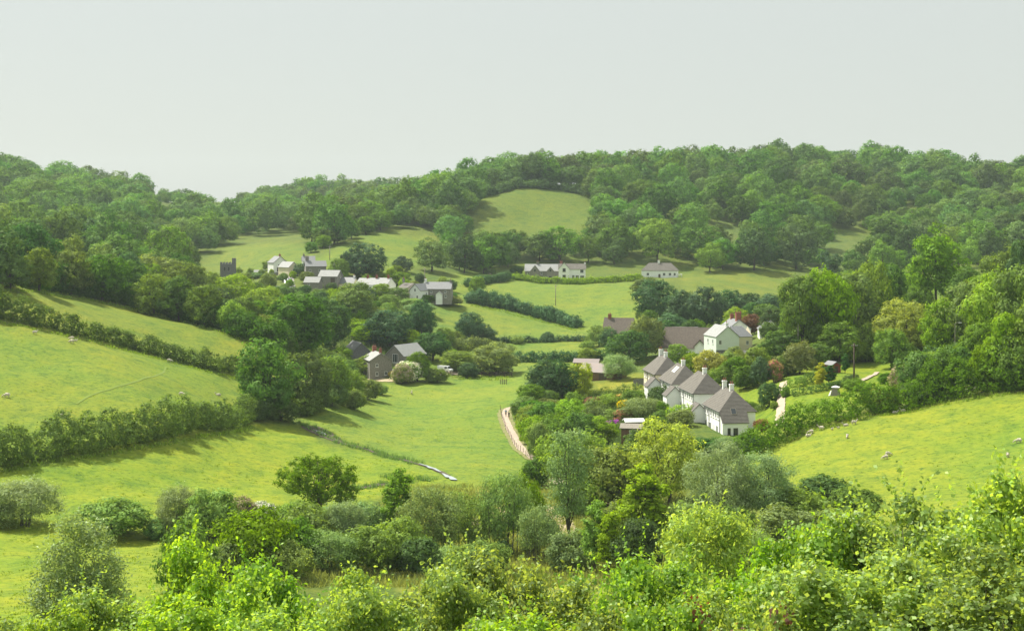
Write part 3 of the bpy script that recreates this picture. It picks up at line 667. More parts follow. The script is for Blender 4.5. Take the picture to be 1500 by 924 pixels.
SHRUBS = [
 (36,770,702,100,'bush_willow','dark grey willow shrub on the left picture edge in the meadow'),
 (-10,765,708,60,'bush_grey','grey shrub cut by the left picture edge in the meadow'),
 (166,786,728,96,'bush_grey','spiky dark shrub behind the drooping tree at lower left'),
 (262,782,712,70,'bush_willow','silvery willow shrub in the lower meadow'),
 (304,786,716,84,'bush_grey','silvery grey shrub left of the blossom shrubs'),
 (232,788,760,46,'bush_grey','low grey shrub at the foot of the silvery willow shrub'),
 (347,764,729,50,'bush_cream','pinkish cream blossom shrub in the lower meadow'),
 (384,762,735,46,'bush_blossom','white blossom shrub left of the round bright tree'),
 (430,772,738,56,'bush_light','light shrub at the left foot of the round bright tree'),
 (450,800,745,80,'bush_light','bright green shrub below the round tree'),
 (500,800,735,80,'bush_willow','grey green sallow right below the round tree'),
 (535,790,735,70,'bush_grey','grey bush right of the round bright tree'),
 (480,836,776,92,'bush_willow','pale sallow bush in the scrub below the round tree'),
 (432,830,765,86,'bush_oak','green bush in the scrub above the near leaves'),
 (540,838,770,90,'bush_olive','olive bush in the middle scrub'),
 (590,830,760,80,'bush_olive','yellowish bush below the young spiky tree'),
 (626,822,715,104,'thicket','dense thicket of upright grey stems in the scrub'),
 (688,808,722,84,'thicket','thicket of dark stems by the sandy ground'),
 (740,812,694,86,'thicket','tall grey stemmed thicket left of the slim poplar'),
 (612,845,790,70,'bush_dark','dark bush at the foot of the stem thicket'),
 (660,838,800,66,'bush_willow','grey bush in front of the stem thicket'),
 (710,840,790,70,'bush_grey','grey bush below the tall stem thicket'),
 (790,822,742,70,'thicket','stemmy bush at the foot of the slim poplar'),
 (838,838,780,70,'bush_grey','dark bush below the slim poplar'),
 (900,820,738,64,'bush_olive','olive bush left under the bright ash'),
 (935,836,760,70,'bush_dark','dark bush below the tall narrow tree'),
 (1000,800,735,60,'bush_willow','young grey shrub between the ash and the willows'),
 (372,842,752,112,'bush_light','round yellow green bush at the lower left'),
 (272,866,772,84,'bush','bright green upright bush at the lower left'),
 (322,850,800,64,'bush_olive','olive bush between the two lower left bushes'),
 (420,850,795,70,'bush_olive','brownish green bush right of the round yellow green bush'),
 (850,712,640,108,'bush_light','layered light green bush left of the bright ash'),
 (900,742,664,100,'bush_light','layered light green bush under the bright ash'),
 (858,752,690,84,'bush','green bush below the layered bushes'),
 (812,694,640,56,'bush_light','light green bush at the right of the valley path'),
 (920,700,650,60,'bush','green bush below the garden hut'),
 (1214,742,698,88,'bush_dark','dark round bush under the right pasture'),
 (1176,776,722,84,'bush_light','light green bush left of the dark round bush'),
 (1250,752,716,70,'bush','green bush right of the dark round bush'),
 (1150,808,744,96,'bush_olive','olive brown bush under the silvery willows'),
 (1215,800,750,90,'bush_olive','olive bush at the lower right above the near leaves'),
 (1080,800,745,60,'bush','green bush between the silvery willows'),
 (1060,830,770,70,'bush_olive','olive bush below the left silvery willow'),
 (375,616,584,44,'bush_oak','dark bush at the left foot of the big dark round oak'),
 (412,616,580,50,'bush_oak','dark bush at the right foot of the big dark round oak'),
 (446,606,570,50,'bush','bush at the foot of the second tree of the row'),
 (485,594,562,44,'bush','bush at the foot of the third tree of the row'),
 (466,600,566,40,'bush_oak','dark bush between the second and third tree of the row'),
 # along the valley path
 (765,612,590,34,'bush','bush right beside the start of the valley path'),
 (776,626,596,40,'bush_light','light bush by the two walkers'),
 (800,632,592,52,'bush_oak','dark green bush above the valley path'),
 (836,630,588,56,'bush_light','light topped bush in the scrub left of the gardens'),
 (870,622,586,46,'bush','bush at the left edge of the terrace gardens'),
 (800,600,584,40,'bush_olive','low olive bush below the dark blue green tree'),
 (780,650,612,44,'bush_light','bright bush on the bank of the valley path'),
 (790,672,618,36,'bush_grey','grey leaved hanging bush beside the valley path'),
 (815,664,612,54,'bush','broad green bush beside the grey hanging bush'),
 (845,660,608,56,'bush_oak','oak green bush in the middle of the path scrub'),
 (878,652,612,46,'bush_light','pale bush below the garden beds'),
 (866,676,640,46,'bush_olive','brownish bush above the layered bushes'),
 (822,690,652,30,'bush_copper','reddish brown bush near the valley path'),
 (785,712,672,46,'bush_oak','dark bush overhanging the lower bend of the path'),
 # terrace gardens
 (872,602,580,44,'bush_copper','dark red bush below the bright round tree'),
 (850,606,588,40,'bush_oak','dark bush at the foot of the bright round tree'),
 (892,600,578,34,'bush_light','light bush at the top of the terrace gardens'),
 (905,594,578,20,'bush_yellow','bush full of yellow flowers in the gardens'),
 (914,600,586,18,'bush_yellow','second yellow flowering bush in the gardens'),
 (928,592,572,34,'bush','green bush left of the farthest white house'),
 (890,622,600,44,'bush_olive','olive bush in the middle of the gardens'),
 (914,618,600,30,'bush_pink','pinkish bush in the gardens'),
 (896,632,616,26,'bush_purple','purple rhododendron beside the garden hut'),
 (872,640,628,26,'bush_purple','low mauve rhododendron left of the garden hut'),
 (904,622,612,12,'bush_red','red flowering bush above the garden hut'),
 (885,652,622,36,'bush','small green tree like bush by the garden hut'),
 (934,660,632,44,'bush_oak','dark bush in front of the garden hut'),
 (970,596,566,44,'bush_dark','dark bush in front of the farthest white house'),
 (998,626,600,34,'bush_olive','olive bush in front of the second white house'),
 (960,640,612,40,'bush_oak','dark green bush between hut and terrace'),
 (1040,662,642,50,'bush_dark','dark bush left under the nearest white house'),
 (1068,668,640,54,'bush_willow','silvery bush in front of the nearest white house'),
 (1098,660,636,44,'bush_dark','dark bush at the corner of the nearest white house'),
 (1116,632,614,24,'bush_copper','dark red bush right of the nearest white house'),
 (1066,562,548,16,'bush_purple','pink rhododendron behind the nearest chimney'),
 (1096,602,588,30,'bush_oak','low bush on the lawn right of the terrace'),
 (1134,600,588,12,'bush_light','small round bush beside the garden path'),
 (1150,582,566,14,'bush','small bush on the right of the garden path'),
 (1255,572,556,44,'bush','low shaggy bush at the foot of the tall pole'),
 (1300,562,546,30,'bush_oak','low dark bush on the right of the lawn'),
 (1316,574,538,30,'bush_cream','greyish brown dead looking bush at the lawn edge'),
 (1290,600,572,60,'bush_light','light bush on the hedge by the lawn'),
 (1345,588,520,64,'bush_oak','tall dark bush behind the right hedge'),
 (1375,580,515,60,'bush','leafy bush by the first lamp post'),
 (1410,572,510,56,'bush_oak','dark bush under the two lamp posts'),
 (1342,594,562,50,'bush_oak','leafy bush on the hedge right of the lawn'),
 (1450,570,505,60,'bush_light','pale leafy bush at the right above the sheep'),
 (1490,568,495,66,'bush_light','yellow green bush at the right picture edge'),
 (1530,566,490,70,'bush','bush just beyond the right picture edge'),
 # farm and village
 (505,555,530,40,'bush','bush on the bank left of the stone farmhouse'),
 (486,548,520,40,'bush_dark','dark bush on the slope left of the farm'),
 (540,585,556,38,'bush_olive','rough bush at the stream head below the farm'),
 (556,578,562,24,'bush_grey','small grey bush at the stream head'),
 (520,600,572,40,'bush','bush at the right end of the shaded tree row'),
 (575,552,543,14,'bush_yellow','clipped yellow bush beside the stone farmhouse'),
 (585,552,545,14,'bush_yellow','second clipped yellow bush by the farmhouse'),
 (640,560,540,36,'bush','bush by the farm track'),
 (686,552,532,30,'bush_dark','dark bush behind the meadow fence'),
 (600,448,436,40,'bush_grey','grey scrub under the white gable house'),
 (632,444,430,40,'bush','bush below the slate roofed stone house'),
 (660,446,432,36,'bush_olive','olive bush right under the slate roofed house'),
 (615,458,444,44,'bush_grey','grey scrub at the head of the middle field'),
 (570,448,432,30,'bush_light','light bush in the terrace garden'),
 (500,450,432,36,'bush_light','light bush below the village barns'),
 (470,440,424,34,'bush','bush below the lower village roof'),
 (400,436,420,34,'bush_grey','bush left of the lower end of the street'),
 (378,408,398,20,'bush_grey','bush beside the churchyard wall'),
 (360,412,400,20,'bush_olive','bush in the churchyard'),
 (395,395,382,24,'bush','bush left of the top village house'),
 (560,500,480,30,'bush_light','bush behind the farm lawn'),
 (720,402,392,14,'bush_grey','small bush left of the long grey house'),
 (860,512,500,24,'bush_light','bush at the right end of the middle fields'),
 (756,402,390,20,'bush_dark','dark bush at the corner of the long grey house'),
]
for px, pb, pt, w, k, lab in SHRUBS:
    nm = 'flowering_shrub' if k in ('bush_purple', 'bush_yellow', 'bush_red', 'bush_blossom', 'bush_cream') else 'shrub'
    tree(px, pb, pt, w, k, lab, name=nm, cat='shrub')

# cypresses of the garden: narrow columns
proto('column', 1, 5, 1.7, 0.1, 16, 380, 18, 0.09, 0.10, 'dark', 0.08, 3, low=-0.9, lr=(0.4, 0.6), top=0.6)
proto('goldcolumn', 1, 5, 1.9, 0.1, 16, 380, 18, 0.09, 0.10, 'gold', 0.08, 3, low=-0.9, lr=(0.4, 0.6), top=0.6)
tree(1202,567,534,15,'goldcolumn','golden cypress in front of the dark cypress', 'cypress_tree')
tree(1214,563,534,20,'column','dark green cypress behind the golden one', 'cypress_tree')
tree(1238,547,517,11,'column','narrow brownish cypress beside the garden shed', 'cypress_tree')

# ------------------------------------------------------------------ hedges
def hedge(label, pts, h, width, leaf, dens=1.0, size=0.16, wild=0.35, ymin=125, name='hedge', shoots=0.0, hs=None, boxy=False):
    """one hedge along photo positions; lumpy top, leaves of their own mesh"""
    rg = np.random.default_rng(abs(hash((len(pts), round(pts[0][0]), round(pts[0][1])))) % (1 << 31))
    W_ = [hit(px, py, ymin) for px, py in pts]
    P = np.array(W_); seg = np.linalg.norm(np.diff(P[:, :2], axis=0), axis=1); cum = np.concatenate([[0], np.cumsum(seg)]); Lt = cum[-1]
    hs = np.array(hs if hs is not None else [h] * len(pts), float)
    def along(s):
        x = np.interp(s, cum, P[:, 0]); y = np.interp(s, cum, P[:, 1]); return x, y, gz(x, y), np.interp(s, cum, hs)
    o0 = P[len(P) // 2]
    lobes = []; step = width * (0.34 if boxy else 0.42); s = 0.0
    while s < Lt:
        x, y, z, hh = along(s)
        k = 1 if boxy else 2
        for _ in range(k):
            hv = hh * (1 + (rg.normal() * wild * 0.5 if not boxy else rg.normal() * 0.02))
            rx = width * 0.5 * (rg.uniform(0.75, 1.2) if not boxy else 1.0)
            dx, dy = rg.normal(0, width * 0.16, 2) * (0 if boxy else 1)
            lobes.append((x + dx - o0[0], y + dy - o0[1], z + hv * 0.47 - o0[2], rx, rx, hv * 0.53))
        s += step * rg.uniform(0.8, 1.2)
    area = Lt * (width + 2 * h)
    tufts = int(area * 2.6 * dens)
    cls = [(cloud(rg, lobes, tufts, 16, size, size * 1.7, low=-0.95, inner=0.15), 0)]
    if shoots:
        n = int(Lt * shoots); ss = rg.random(n) * Lt; x, y, z, hh = along(ss)
        P3 = []; 
        for i in range(n):
            m_ = 9; t = np.linspace(0, 1, m_)[:, None]
            b0 = np.array([x[i] - o0[0] + rg.normal() * width * 0.2, y[i] - o0[1] + rg.normal() * width * 0.2, z[i] - o0[2] + hh[i] * 0.75])
            P3.append(b0 + t * np.array([rg.normal() * 0.15, rg.normal() * 0.15, hh[i] * rg.uniform(0.25, 0.55)]) + rg.normal(size=(m_, 3)) * size * 0.6)
        P3 = np.concatenate(P3); nn = unit(rg.normal(size=P3.shape)); ax = unit(rg.normal(size=P3.shape) + np.array([0, 0, 1.0])); nn = unit(nn - (nn * ax).sum(-1, keepdims=True) * ax)
        cls.append(((P3, nn, ax, size * (0.6 + 0.7 * rg.random(len(P3))), np.clip(rg.normal(0.5, 0.2, len(P3)), 0, 1), 0.5), 0))
    me = leaf_mesh(name, cls, [LM[leaf]])
    return tag(link(name, me, None, tuple(o0)), label, 'hedge')
hedge('wild hedge along the foot of the left pasture', [(-60,692),(0,684),(60,672),(120,662),(180,650),(240,640),(300,628),(366,616)], 6, 4.4, 'mid', 1.1, 0.18, 0.6, hs=[5.6,5.4,4.6,5.2,4.0,4.9,3.8,3.4], shoots=1.4)
hedge('dark hedge between the left pasture and the upper field', [(-60,458),(0,466),(50,476),(100,489),(150,500),(200,512),(260,528),(310,541),(362,550)], 4.2, 3.2, 'oak', 1.0, 0.2, 0.5, hs=[5,5,4,3.2,3.0,3.2,3.0,3.2,3.2], shoots=1.0)
hedge('undergrowth hedge under the tree belt of the upper field', [(-40,412),(40,419),(100,430),(160,441),(220,454),(280,470),(340,487),(400,508),(440,524)], 5, 5.5, 'oak', 0.8, 0.28, 0.4, hs=[5,6,6,6,6,6,5,5,4])
hedge('big leafy hedge along the top of the right pasture', [(1092,668),(1120,656),(1160,634),(1200,622),(1250,611),(1300,602),(1345,596),(1392,586),(1440,576),(1520,568)], 4.4, 5.0, 'mid', 1.05, 0.17, 0.32, hs=[3.4,3.8,4.2,4.3,4.4,4.6,6,7,6,6.5])
hedge('dark hedge sloping down across the middle fields', [(690,444),(720,449),(750,455),(790,465),(820,472),(848,480)], 4.5, 4.5, 'bluegreen', 0.8, 0.32, 0.4, hs=[5,5,4.4,4.2,4,3.2])
hedge('hedge in front of the long grey house', [(745,408),(780,413),(815,415),(850,416),(890,414),(935,411)], 5, 3.4, 'mid', 0.8, 0.36, 0.4, hs=[1.6,2.0,1.7,1.4,1.8,2.0])
hedge('hedge running left from the long grey house', [(690,420),(715,415),(745,410)], 3, 3.5, 'bluegreen', 0.8, 0.34, 0.3)
hedge('low dark hedge above the lowest middle field', [(746,531),(780,530),(820,529),(860,529),(888,528)], 2.6, 3.0, 'bluegreen', 0.8, 0.26, 0.4)
hedge('thin hedge in the centre of the middle fields', [(640,500),(700,502),(760,501),(820,500),(870,498)], 1.5, 2.2, 'bluegreen', 0.7, 0.28, 0.5)
hedge('scrubby bank along the lower middle field', [(650,512),(690,510),(720,512),(745,518)], 2.5, 4, 'olive', 0.8, 0.28, 0.5)
hedge('dark hedge behind the meadow fence', [(690,548),(720,547),(748,547)], 2.6, 2.2, 'bluegreen', 0.9, 0.22, 0.3)
hedge('hedge on the bank above the farm', [(400,505),(430,520),(470,530),(500,540)], 3.5, 4, 'mid', 0.8, 0.25, 0.5)
hedge('hedge on the ridge of the far left hill', [(306,283),(325,284),(348,287),(380,289),(420,290)], 4, 6, 'dark', 0.5, 0.6, 0.3, ymin=900)
hedge('bushy hedge along the skyline crest of the hill field', [(684,294),(705,289),(725,284),(750,277),(775,275),(800,276),(825,279),(850,284),(876,291)], 3, 6, 'oak', 0.5, 0.5, 0.9, ymin=850, hs=[3,4.5,2.5,4,2,3.5,2.2,4,3])
hedge('clipped bright topped hedge beside the second white house', [(983,618),(1014,616)], 3.2, 2.4, 'ash', 1.6, 0.13, 0.0, boxy=True)
hedge('clipped block hedge right of the garden path', [(1154,570),(1180,566)], 2.2, 1.9, 'mid', 1.8, 0.11, 0.0, boxy=True)
hedge('long low clipped hedge across the garden lawn', [(1164,580),(1185,577),(1210,572),(1238,566)], 1.5, 1.5, 'dark', 1.8, 0.10, 0.0, boxy=True)
hedge('short clipped hedge beside the dark cypress', [(1180,563),(1196,560)], 2.4, 1.6, 'oak', 1.8, 0.11, 0.0, boxy=True)
hedge('low hedge at the end of the lawn by the tall pole', [(1238,559),(1255,556)], 1.2, 1.3, 'dark', 1.8, 0.10, 0.0, boxy=True)
hedge('low hedge across the lawn right of the terrace', [(1090,604),(1125,597)], 1.3, 1.5, 'oak', 1.4, 0.12, 0.2)
hedge('hedge along the top of the terrace gardens', [(868,582),(895,578),(935,570)], 1.8, 2.0, 'mid', 1.2, 0.14, 0.3)

# ------------------------------------------------------------------ leaves close to the camera
def near_proto(kind, n, H, W, base, leaf, tufts, per, size, spread, aspect, lobes=30, stems=7, extra=None):
    PROTO[kind] = []
    for i in range(n):
        rg = np.random.default_rng(_rg.integers(1 << 30))
        lb = crown_lobes(rg, H * 0.86, W, base, lobes, (0.13, 0.30), top=0.9)
        lb = [lb[0]] + [(a, b, c + rg.normal() * 0.35, d, e, f * rg.uniform(0.9, 1.5)) for a, b, c, d, e, f in lb[1:]]
        lb[0] = tuple(lb[0][:3]) + tuple(x * 0.8 for x in lb[0][3:])
        cls = [(cloud(rg, lb, tufts, per, size, spread, aspect, jit=1.2, up=0.0, low=-0.8, inner=0.3), 0)]
        mats = [LM[leaf]]
        if extra: cls.append((cloud(rg, lb, int(tufts * extra[1]), per, size, spread, aspect, jit=1.0), 1)); mats.append(LM[extra[0]])
        # shoots that stick out of the top
        Pn = []
        for _ in range(150):
            l = lb[rg.integers(1, len(lb))]; d = unit(rg.normal(size=3) + np.array([0, 0, 0.9])); s0 = np.array(l[:3]) + d * np.array(l[3:]) * 0.8
            t = np.linspace(0, 1, 14)[:, None]; Pn.append(s0 + t * (d * rg.uniform(0.5, 1.1) + np.array([0, 0, 0.25])) + rg.normal(size=(14, 3)) * 0.05)
        Pn = np.concatenate(Pn); nn = unit(rg.normal(size=Pn.shape) + np.array([0, 0, 0.6])); ax = rg.normal(size=Pn.shape); ax = unit(ax - (ax * nn).sum(-1, keepdims=True) * nn)
        cls.append(((Pn, nn, ax, size * (0.7 + 0.6 * rg.random(len(Pn))), rg.random(len(Pn)) * 0.6 + 0.3, aspect), 0))
        cm = leaf_mesh(kind + '_foliage', cls, mats)
        tm = trunk_mesh(kind + '_stems', rg, H * 0.9, base, W, 0.055, lb, lobes - 2, BARK, stems=stems, spreadr=W * 0.16, lean=0.08)
        PROTO[kind].append((cm, tm, H, W))
near_proto('near', 4, 6.5, 6.0, 0.6, 'near', 2000, 16, 0.080, 0.17, 0.66, lobes=38)
near_proto('neargrey', 1, 8.5, 6.0, 1.2, 'neargrey', 850, 20, 0.11, 0.30, 0.36, lobes=40, stems=2)
near_proto('nearash', 1, 8, 7.5, 1.0, 'nearash', 1300, 22, 0.12, 0.26, 0.36, lobes=36, stems=4)
near_proto('bramble', 1, 4, 6, 0.2, 'near', 1500, 15, 0.075, 0.17, 0.7, extra=('copper', 0.08))
NEAR = [  # px, distance, top py, width px, kind, label
 (120,88,752,165,'neargrey','drooping grey green tree at the lower left of the near leaves'),
 (1030,80,738,215,'nearash','bright yellow green young ash rising out of the near leaves'),
 (30,47,905,240,'near','near leafy shrub at the lower left corner'),
 (160,50,872,230,'near','near leafy shrub under the drooping grey tree'),
 (285,54,808,220,'near','near leafy shrub rising at the left below the yellow green bush'),
 (395,52,828,230,'near','near leafy shrub below the round yellow green bush'),
 (505,51,838,220,'near','near leafy shrub left of the gap in the near leaves'),
 (655,52,822,220,'near','near leafy shrub right of the gap in the near leaves'),
 (765,50,806,230,'near','near leafy shrub below the tall stem thicket'),
 (880,48,812,240,'near','near leafy shrub below the two small upright trees'),
 (1000,47,842,230,'near','near leafy shrub in front of the young ash'),
 (1110,50,796,240,'near','near leafy shrub right of the young ash'),
 (1215,50,742,270,'near','tall near shrub at the left of the right leaf mass'),
 (1330,49,712,290,'near','tall near shrub in the middle of the right leaf mass'),
 (1455,47,688,300,'near','tallest near shrub at the right picture edge'),
 (1580,47,690,280,'near','near shrub just beyond the right picture edge'),
 (590,46,878,250,'near','low near shrub filling the gap in the near leaves'),
 (1130,41,880,280,'bramble','low near bush with reddish shoots below the young ash'),
 (960,40,892,260,'bramble','low near bush at the bottom centre right of the picture'),
 (760,41,880,280,'near','front near shrub at the bottom centre'),
 (420,42,892,280,'near','front near shrub at the bottom left of the gap'),
 (70,44,897,230,'near','near leafy shrub left of the front shrubs at the lower left'),
 (345,46,850,230,'near','near leafy shrub in the second rank at the lower left'),
 (560,44,868,220,'near','near leafy shrub just left of the bottom centre'),
 (690,46,850,220,'near','near leafy shrub just right of the bottom centre'),
 (840,44,850,230,'near','near leafy shrub in front of the stem thickets'),
 (1060,44,858,230,'near','near leafy shrub below the young ash at the right'),
 (1180,44,812,250,'near','near leafy shrub in the second rank at the lower right'),
 (1380,44,770,280,'near','near leafy shrub in the second rank at the far right'),
 (250,43,885,280,'near','front near shrub at the bottom left'),
 (1290,40,822,330,'near','front near shrub at the bottom right'),
 (1440,39,806,330,'near','front near shrub at the bottom right corner'),
]
for px, Y, pt, w, k, lab in NEAR:
    x, y, z = at(px, Y); top = -(pt - HZ) * Y / F
    plant('young_tree' if k in ('neargrey', 'nearash') else 'leafy_shrub', k, (x, y, z), top - z, w * Y / F, lab, 'tree' if k in ('neargrey', 'nearash') else 'shrub')

# ------------------------------------------------------------------ scrub that fills the ground between
def fill(outline, n, kinds, hr, label, group, seed, avoid=(), aspect=(0.9, 1.4)):
    rg = random.Random(seed); P = np.array(outline, float); k = 0; tries = 0; put = []
    while k < n and tries < n * 60:
        tries += 1
        px = rg.uniform(P[:, 0].min(), P[:, 0].max()); py = rg.uniform(P[:, 1].min(), P[:, 1].max())
        a, b = np.array([px]), np.array([py])
        if not inpoly(a, b, outline)[0] or any(inpoly(a, b, v)[0] for v in avoid): continue
        if any((px - q[0]) ** 2 + (2 * (py - q[1])) ** 2 < 13 ** 2 for q in put): continue
        x, y, z = hit(px, py); h = rg.uniform(*hr)
        plant('shrub', rg.choice(kinds), (x, y, z), h, h * rg.uniform(*aspect), label, 'shrub', group); put.append((px, py)); k += 1
MF = FIELDS['middle_fields'][0]
BARNS = [(500,498),(612,495),(640,560),(500,562)]
fill([(300,425),(430,425),(520,440),(500,520),(440,530),(330,490)], 34, ['bush_oak', 'bush', 'bush_light', 'bush_dark'], (4, 8), 'bush in the dense scrub on the slope below the church and street', 'scrub bushes below the village street', 1)
fill([(520,440),(690,440),(640,470),(700,540),(620,545),(540,520),(500,500)], 30, ['bush_grey', 'bush', 'bush_light', 'bush_oak'], (2.5, 5.5), 'bush in the scrub between the village terrace and the farm', 'scrub bushes above the farm', 2, [BARNS, [(620,462),(700,455),(860,480),(860,500),(690,500),(640,490)]])
fill([(752,590),(800,585),(880,600),(880,690),(800,680),(765,640)], 26, ['bush_oak', 'bush', 'bush_light', 'bush_olive'], (2.5, 5), 'bush in the tangled scrub beside the valley path', 'scrub bushes beside the valley path', 3)
fill([(868,588),(950,575),(1000,625),(980,650),(880,655)], 20, ['bush', 'bush_olive', 'bush_oak', 'bush_light'], (1.2, 2.8), 'garden bush in the beds below the white terrace', 'bushes in the terrace gardens', 4)
fill([(1010,545),(1060,530),(1180,520),(1215,540),(1135,556),(1080,566),(1040,566)], 20, ['bush', 'bush_olive', 'bush_oak', 'bush_light', 'bush_dark'], (2.0, 4.2), 'garden bush between the terrace and the pale green house', 'bushes in the upper gardens', 5, [[(1132,640),(1132,556),(1160,556),(1160,640)]])
fill([(1160,500),(1330,500),(1500,500),(1500,560),(1390,575),(1320,545),(1240,530),(1170,530)], 26, ['bush', 'bush_oak', 'bush_light'], (3, 6), 'bush in the undergrowth along the foot of the right wood', 'undergrowth bushes of the right wood', 6)
fill([(400,770),(560,745),(700,760),(900,760),(1200,760),(1200,830),(400,845)], 26, ['bush_grey', 'bush_olive', 'bush_willow', 'bush_dark', 'bush_light'], (2.2, 4.0), 'bush in the mixed scrub behind the near leaves', 'scrub bushes in the valley bottom', 7)
fill([(440,402),(600,402),(660,425),(560,435),(470,428)], 20, ['bush', 'bush_light', 'bush_dark'], (2.5, 4.5), 'garden bush among the village houses', 'bushes among the village houses', 8)
fill([(330,398),(420,395),(440,420),(420,436),(340,425)], 12, ['bush', 'bush_light', 'bush_oak'], (2.0, 3.6), 'bush around the churchyard and the lower street', 'bushes around the churchyard', 10)
fill([(940,465),(1000,470),(1110,470),(1150,495),(1110,500),(960,500)], 14, ['bush_oak', 'bush_dark', 'bush'], (4, 7), 'bush in the dip behind the thatched roofs', 'bushes behind the thatched roofs', 9)
# ------------------------------------------------------------------ woods on the hills
_frg = np.random.default_rng(5)
NOWOOD = [  # open ground among the woods, photo outlines reaching a crown below each field
 [(286,420),(300,380),(330,366),(420,364),(455,362),(470,400),(400,440)],
 [(440,420),(462,372),(520,350),(560,334),(615,336),(655,350),(655,368),(630,392),(610,412),(660,412),(700,408),(745,402),(745,440),(560,440)],
 [(684,384),(676,340),(694,300),(735,268),(830,262),(858,284),(880,330),(884,366),(830,370),(790,368),(740,372)],
 [(1000,440),(1000,402),(1060,400),(1160,398),(1170,445)],
 [(1046,366),(1050,330),(1092,332),(1096,362)],
 [(1196,412),(1200,352),(1275,346),(1280,380)],
 [(296,312),(310,272),(420,280),(480,284),(474,322),(400,326),(320,326)],
 [(745,425),(748,388),(1010,388),(1010,425)],
]
pts = []
def sow(px0, px1, Y0, Y1, spacing, cond=None, force=False):
    x0, x1 = (px0 - CX) / F * Y1, (px1 - CX) / F * Y1
    if px0 < CX: x0 = (px0 - CX) / F * Y1
    gx = np.arange(min(x0, (px0 - CX) / F * Y0), max(x1, (px1 - CX) / F * Y0), spacing); gy = np.arange(Y0, Y1, spacing * 0.88)
    for j, y in enumerate(gy):
        for x in gx + (spacing / 2 if j % 2 else 0):
            xx = x + _frg.normal() * spacing * 0.22; yy = y + _frg.normal() * spacing * 0.22
            px = xx / yy * F + CX
            if not (px0 <= px <= px1): continue
            z = float(gz(xx, yy)); py = HZ - z * F / yy
            if cond and not cond(px, py, yy): continue
            if not force and any(inpoly(np.array([px]), np.array([py]), p)[0] for p in NOWOOD): continue
            pts.append((xx, yy, z, px, py))
sow(-60, 335, 740, 1260, 18.0)
sow(335, 640, 860, 1420, 19.0)
sow(455, 700, 690, 905, 15.0, lambda px, py, Y: py < np.interp(px, [455, 560, 640, 700], [372, 335, 352, 352]))
sow(570, 745, 600, 800, 14.0, lambda px, py, Y: py < 402)
sow(-60, 300, 540, 735, 17.0)
sow(690, 900, 690, 860, 14.0, lambda px, py, Y: py < 386 and py > 300)
sow(640, 900, 905, 990, 13.0, None, True)
sow(342, 520, 1290, 1480, 15.0, None, True)
sow(352, 420, 1130, 1180, 13.0, None, True)
sow(870, 1560, 700, 1130, 18.0)
# woods visible from here or close to being so; nearest first
def vis_from_camera(x, y, z, h=14.0):
    yy = np.linspace(150, y * 0.97, 60); xs = x / y * yy
    line = (z + h) * yy / y
    return (gz(xs, yy) < line + 6).all()
pts = [p for p in pts if vis_from_camera(p[0], p[1], p[2])]
pts.sort(key=lambda p: p[1])
AREAS = [  # (test, label)
 (lambda px, py: px < 110, 'round tree in the dense wood at the far left of the left hill'),
 (lambda px, py: px < 225, 'round tree in the dense wood halfway along the left hill'),
 (lambda px, py: px < 335, 'round tree in the dense wood above the church tower'),
 (lambda px, py: px < 480 and py < 335, 'tree in the distant wood above the village church field'),
 (lambda px, py: px < 560, 'tree in the wooded strip above the spur field'),
 (lambda px, py: px < 690 and py < 330, 'tree in the round wood left of the hill field'),
 (lambda px, py: px < 690, 'tree at the lower edge of the round wood above the spur field'),
 (lambda px, py: px < 880 and py < 290, 'tree on the skyline above the hill field'),
 (lambda px, py: px < 880, 'tree in the wood between the hill field and the long grey house'),
 (lambda px, py: px < 1000 and py > 330, 'tree in the dark wood behind the white bungalow'),
 (lambda px, py: px < 1000, 'tree in the wood right of the hill field'),
 (lambda px, py: px < 1180 and py > 330, 'tree in the lower wood above the east meadow'),
 (lambda px, py: px < 1180, 'tree in the high wood on the round right hill'),
 (lambda px, py: py > 330, 'tree at the foot of the right hill behind the sunlit wood'),
 (lambda px, py: px < 1340, 'tree in the middle of the wood on the right hill'),
 (lambda px, py: True, 'tree in the wood at the far right of the right hill'),
]
MAXT = 300 - len(VALLEY_TREES) - 6
frnd = random.Random(8)
KP = ['far_oak'] * 5 + ['far_mid'] * 4 + ['far_dark'] * 2 + ['far_light'] * 2
stuffV, stuffT, stuffH, trV = [], [], [], []
def getv(me):
    a = np.empty(len(me.vertices) * 3, np.float32); me.vertices.foreach_get('co', a); return a.reshape(-1, 3)
_cache = {}
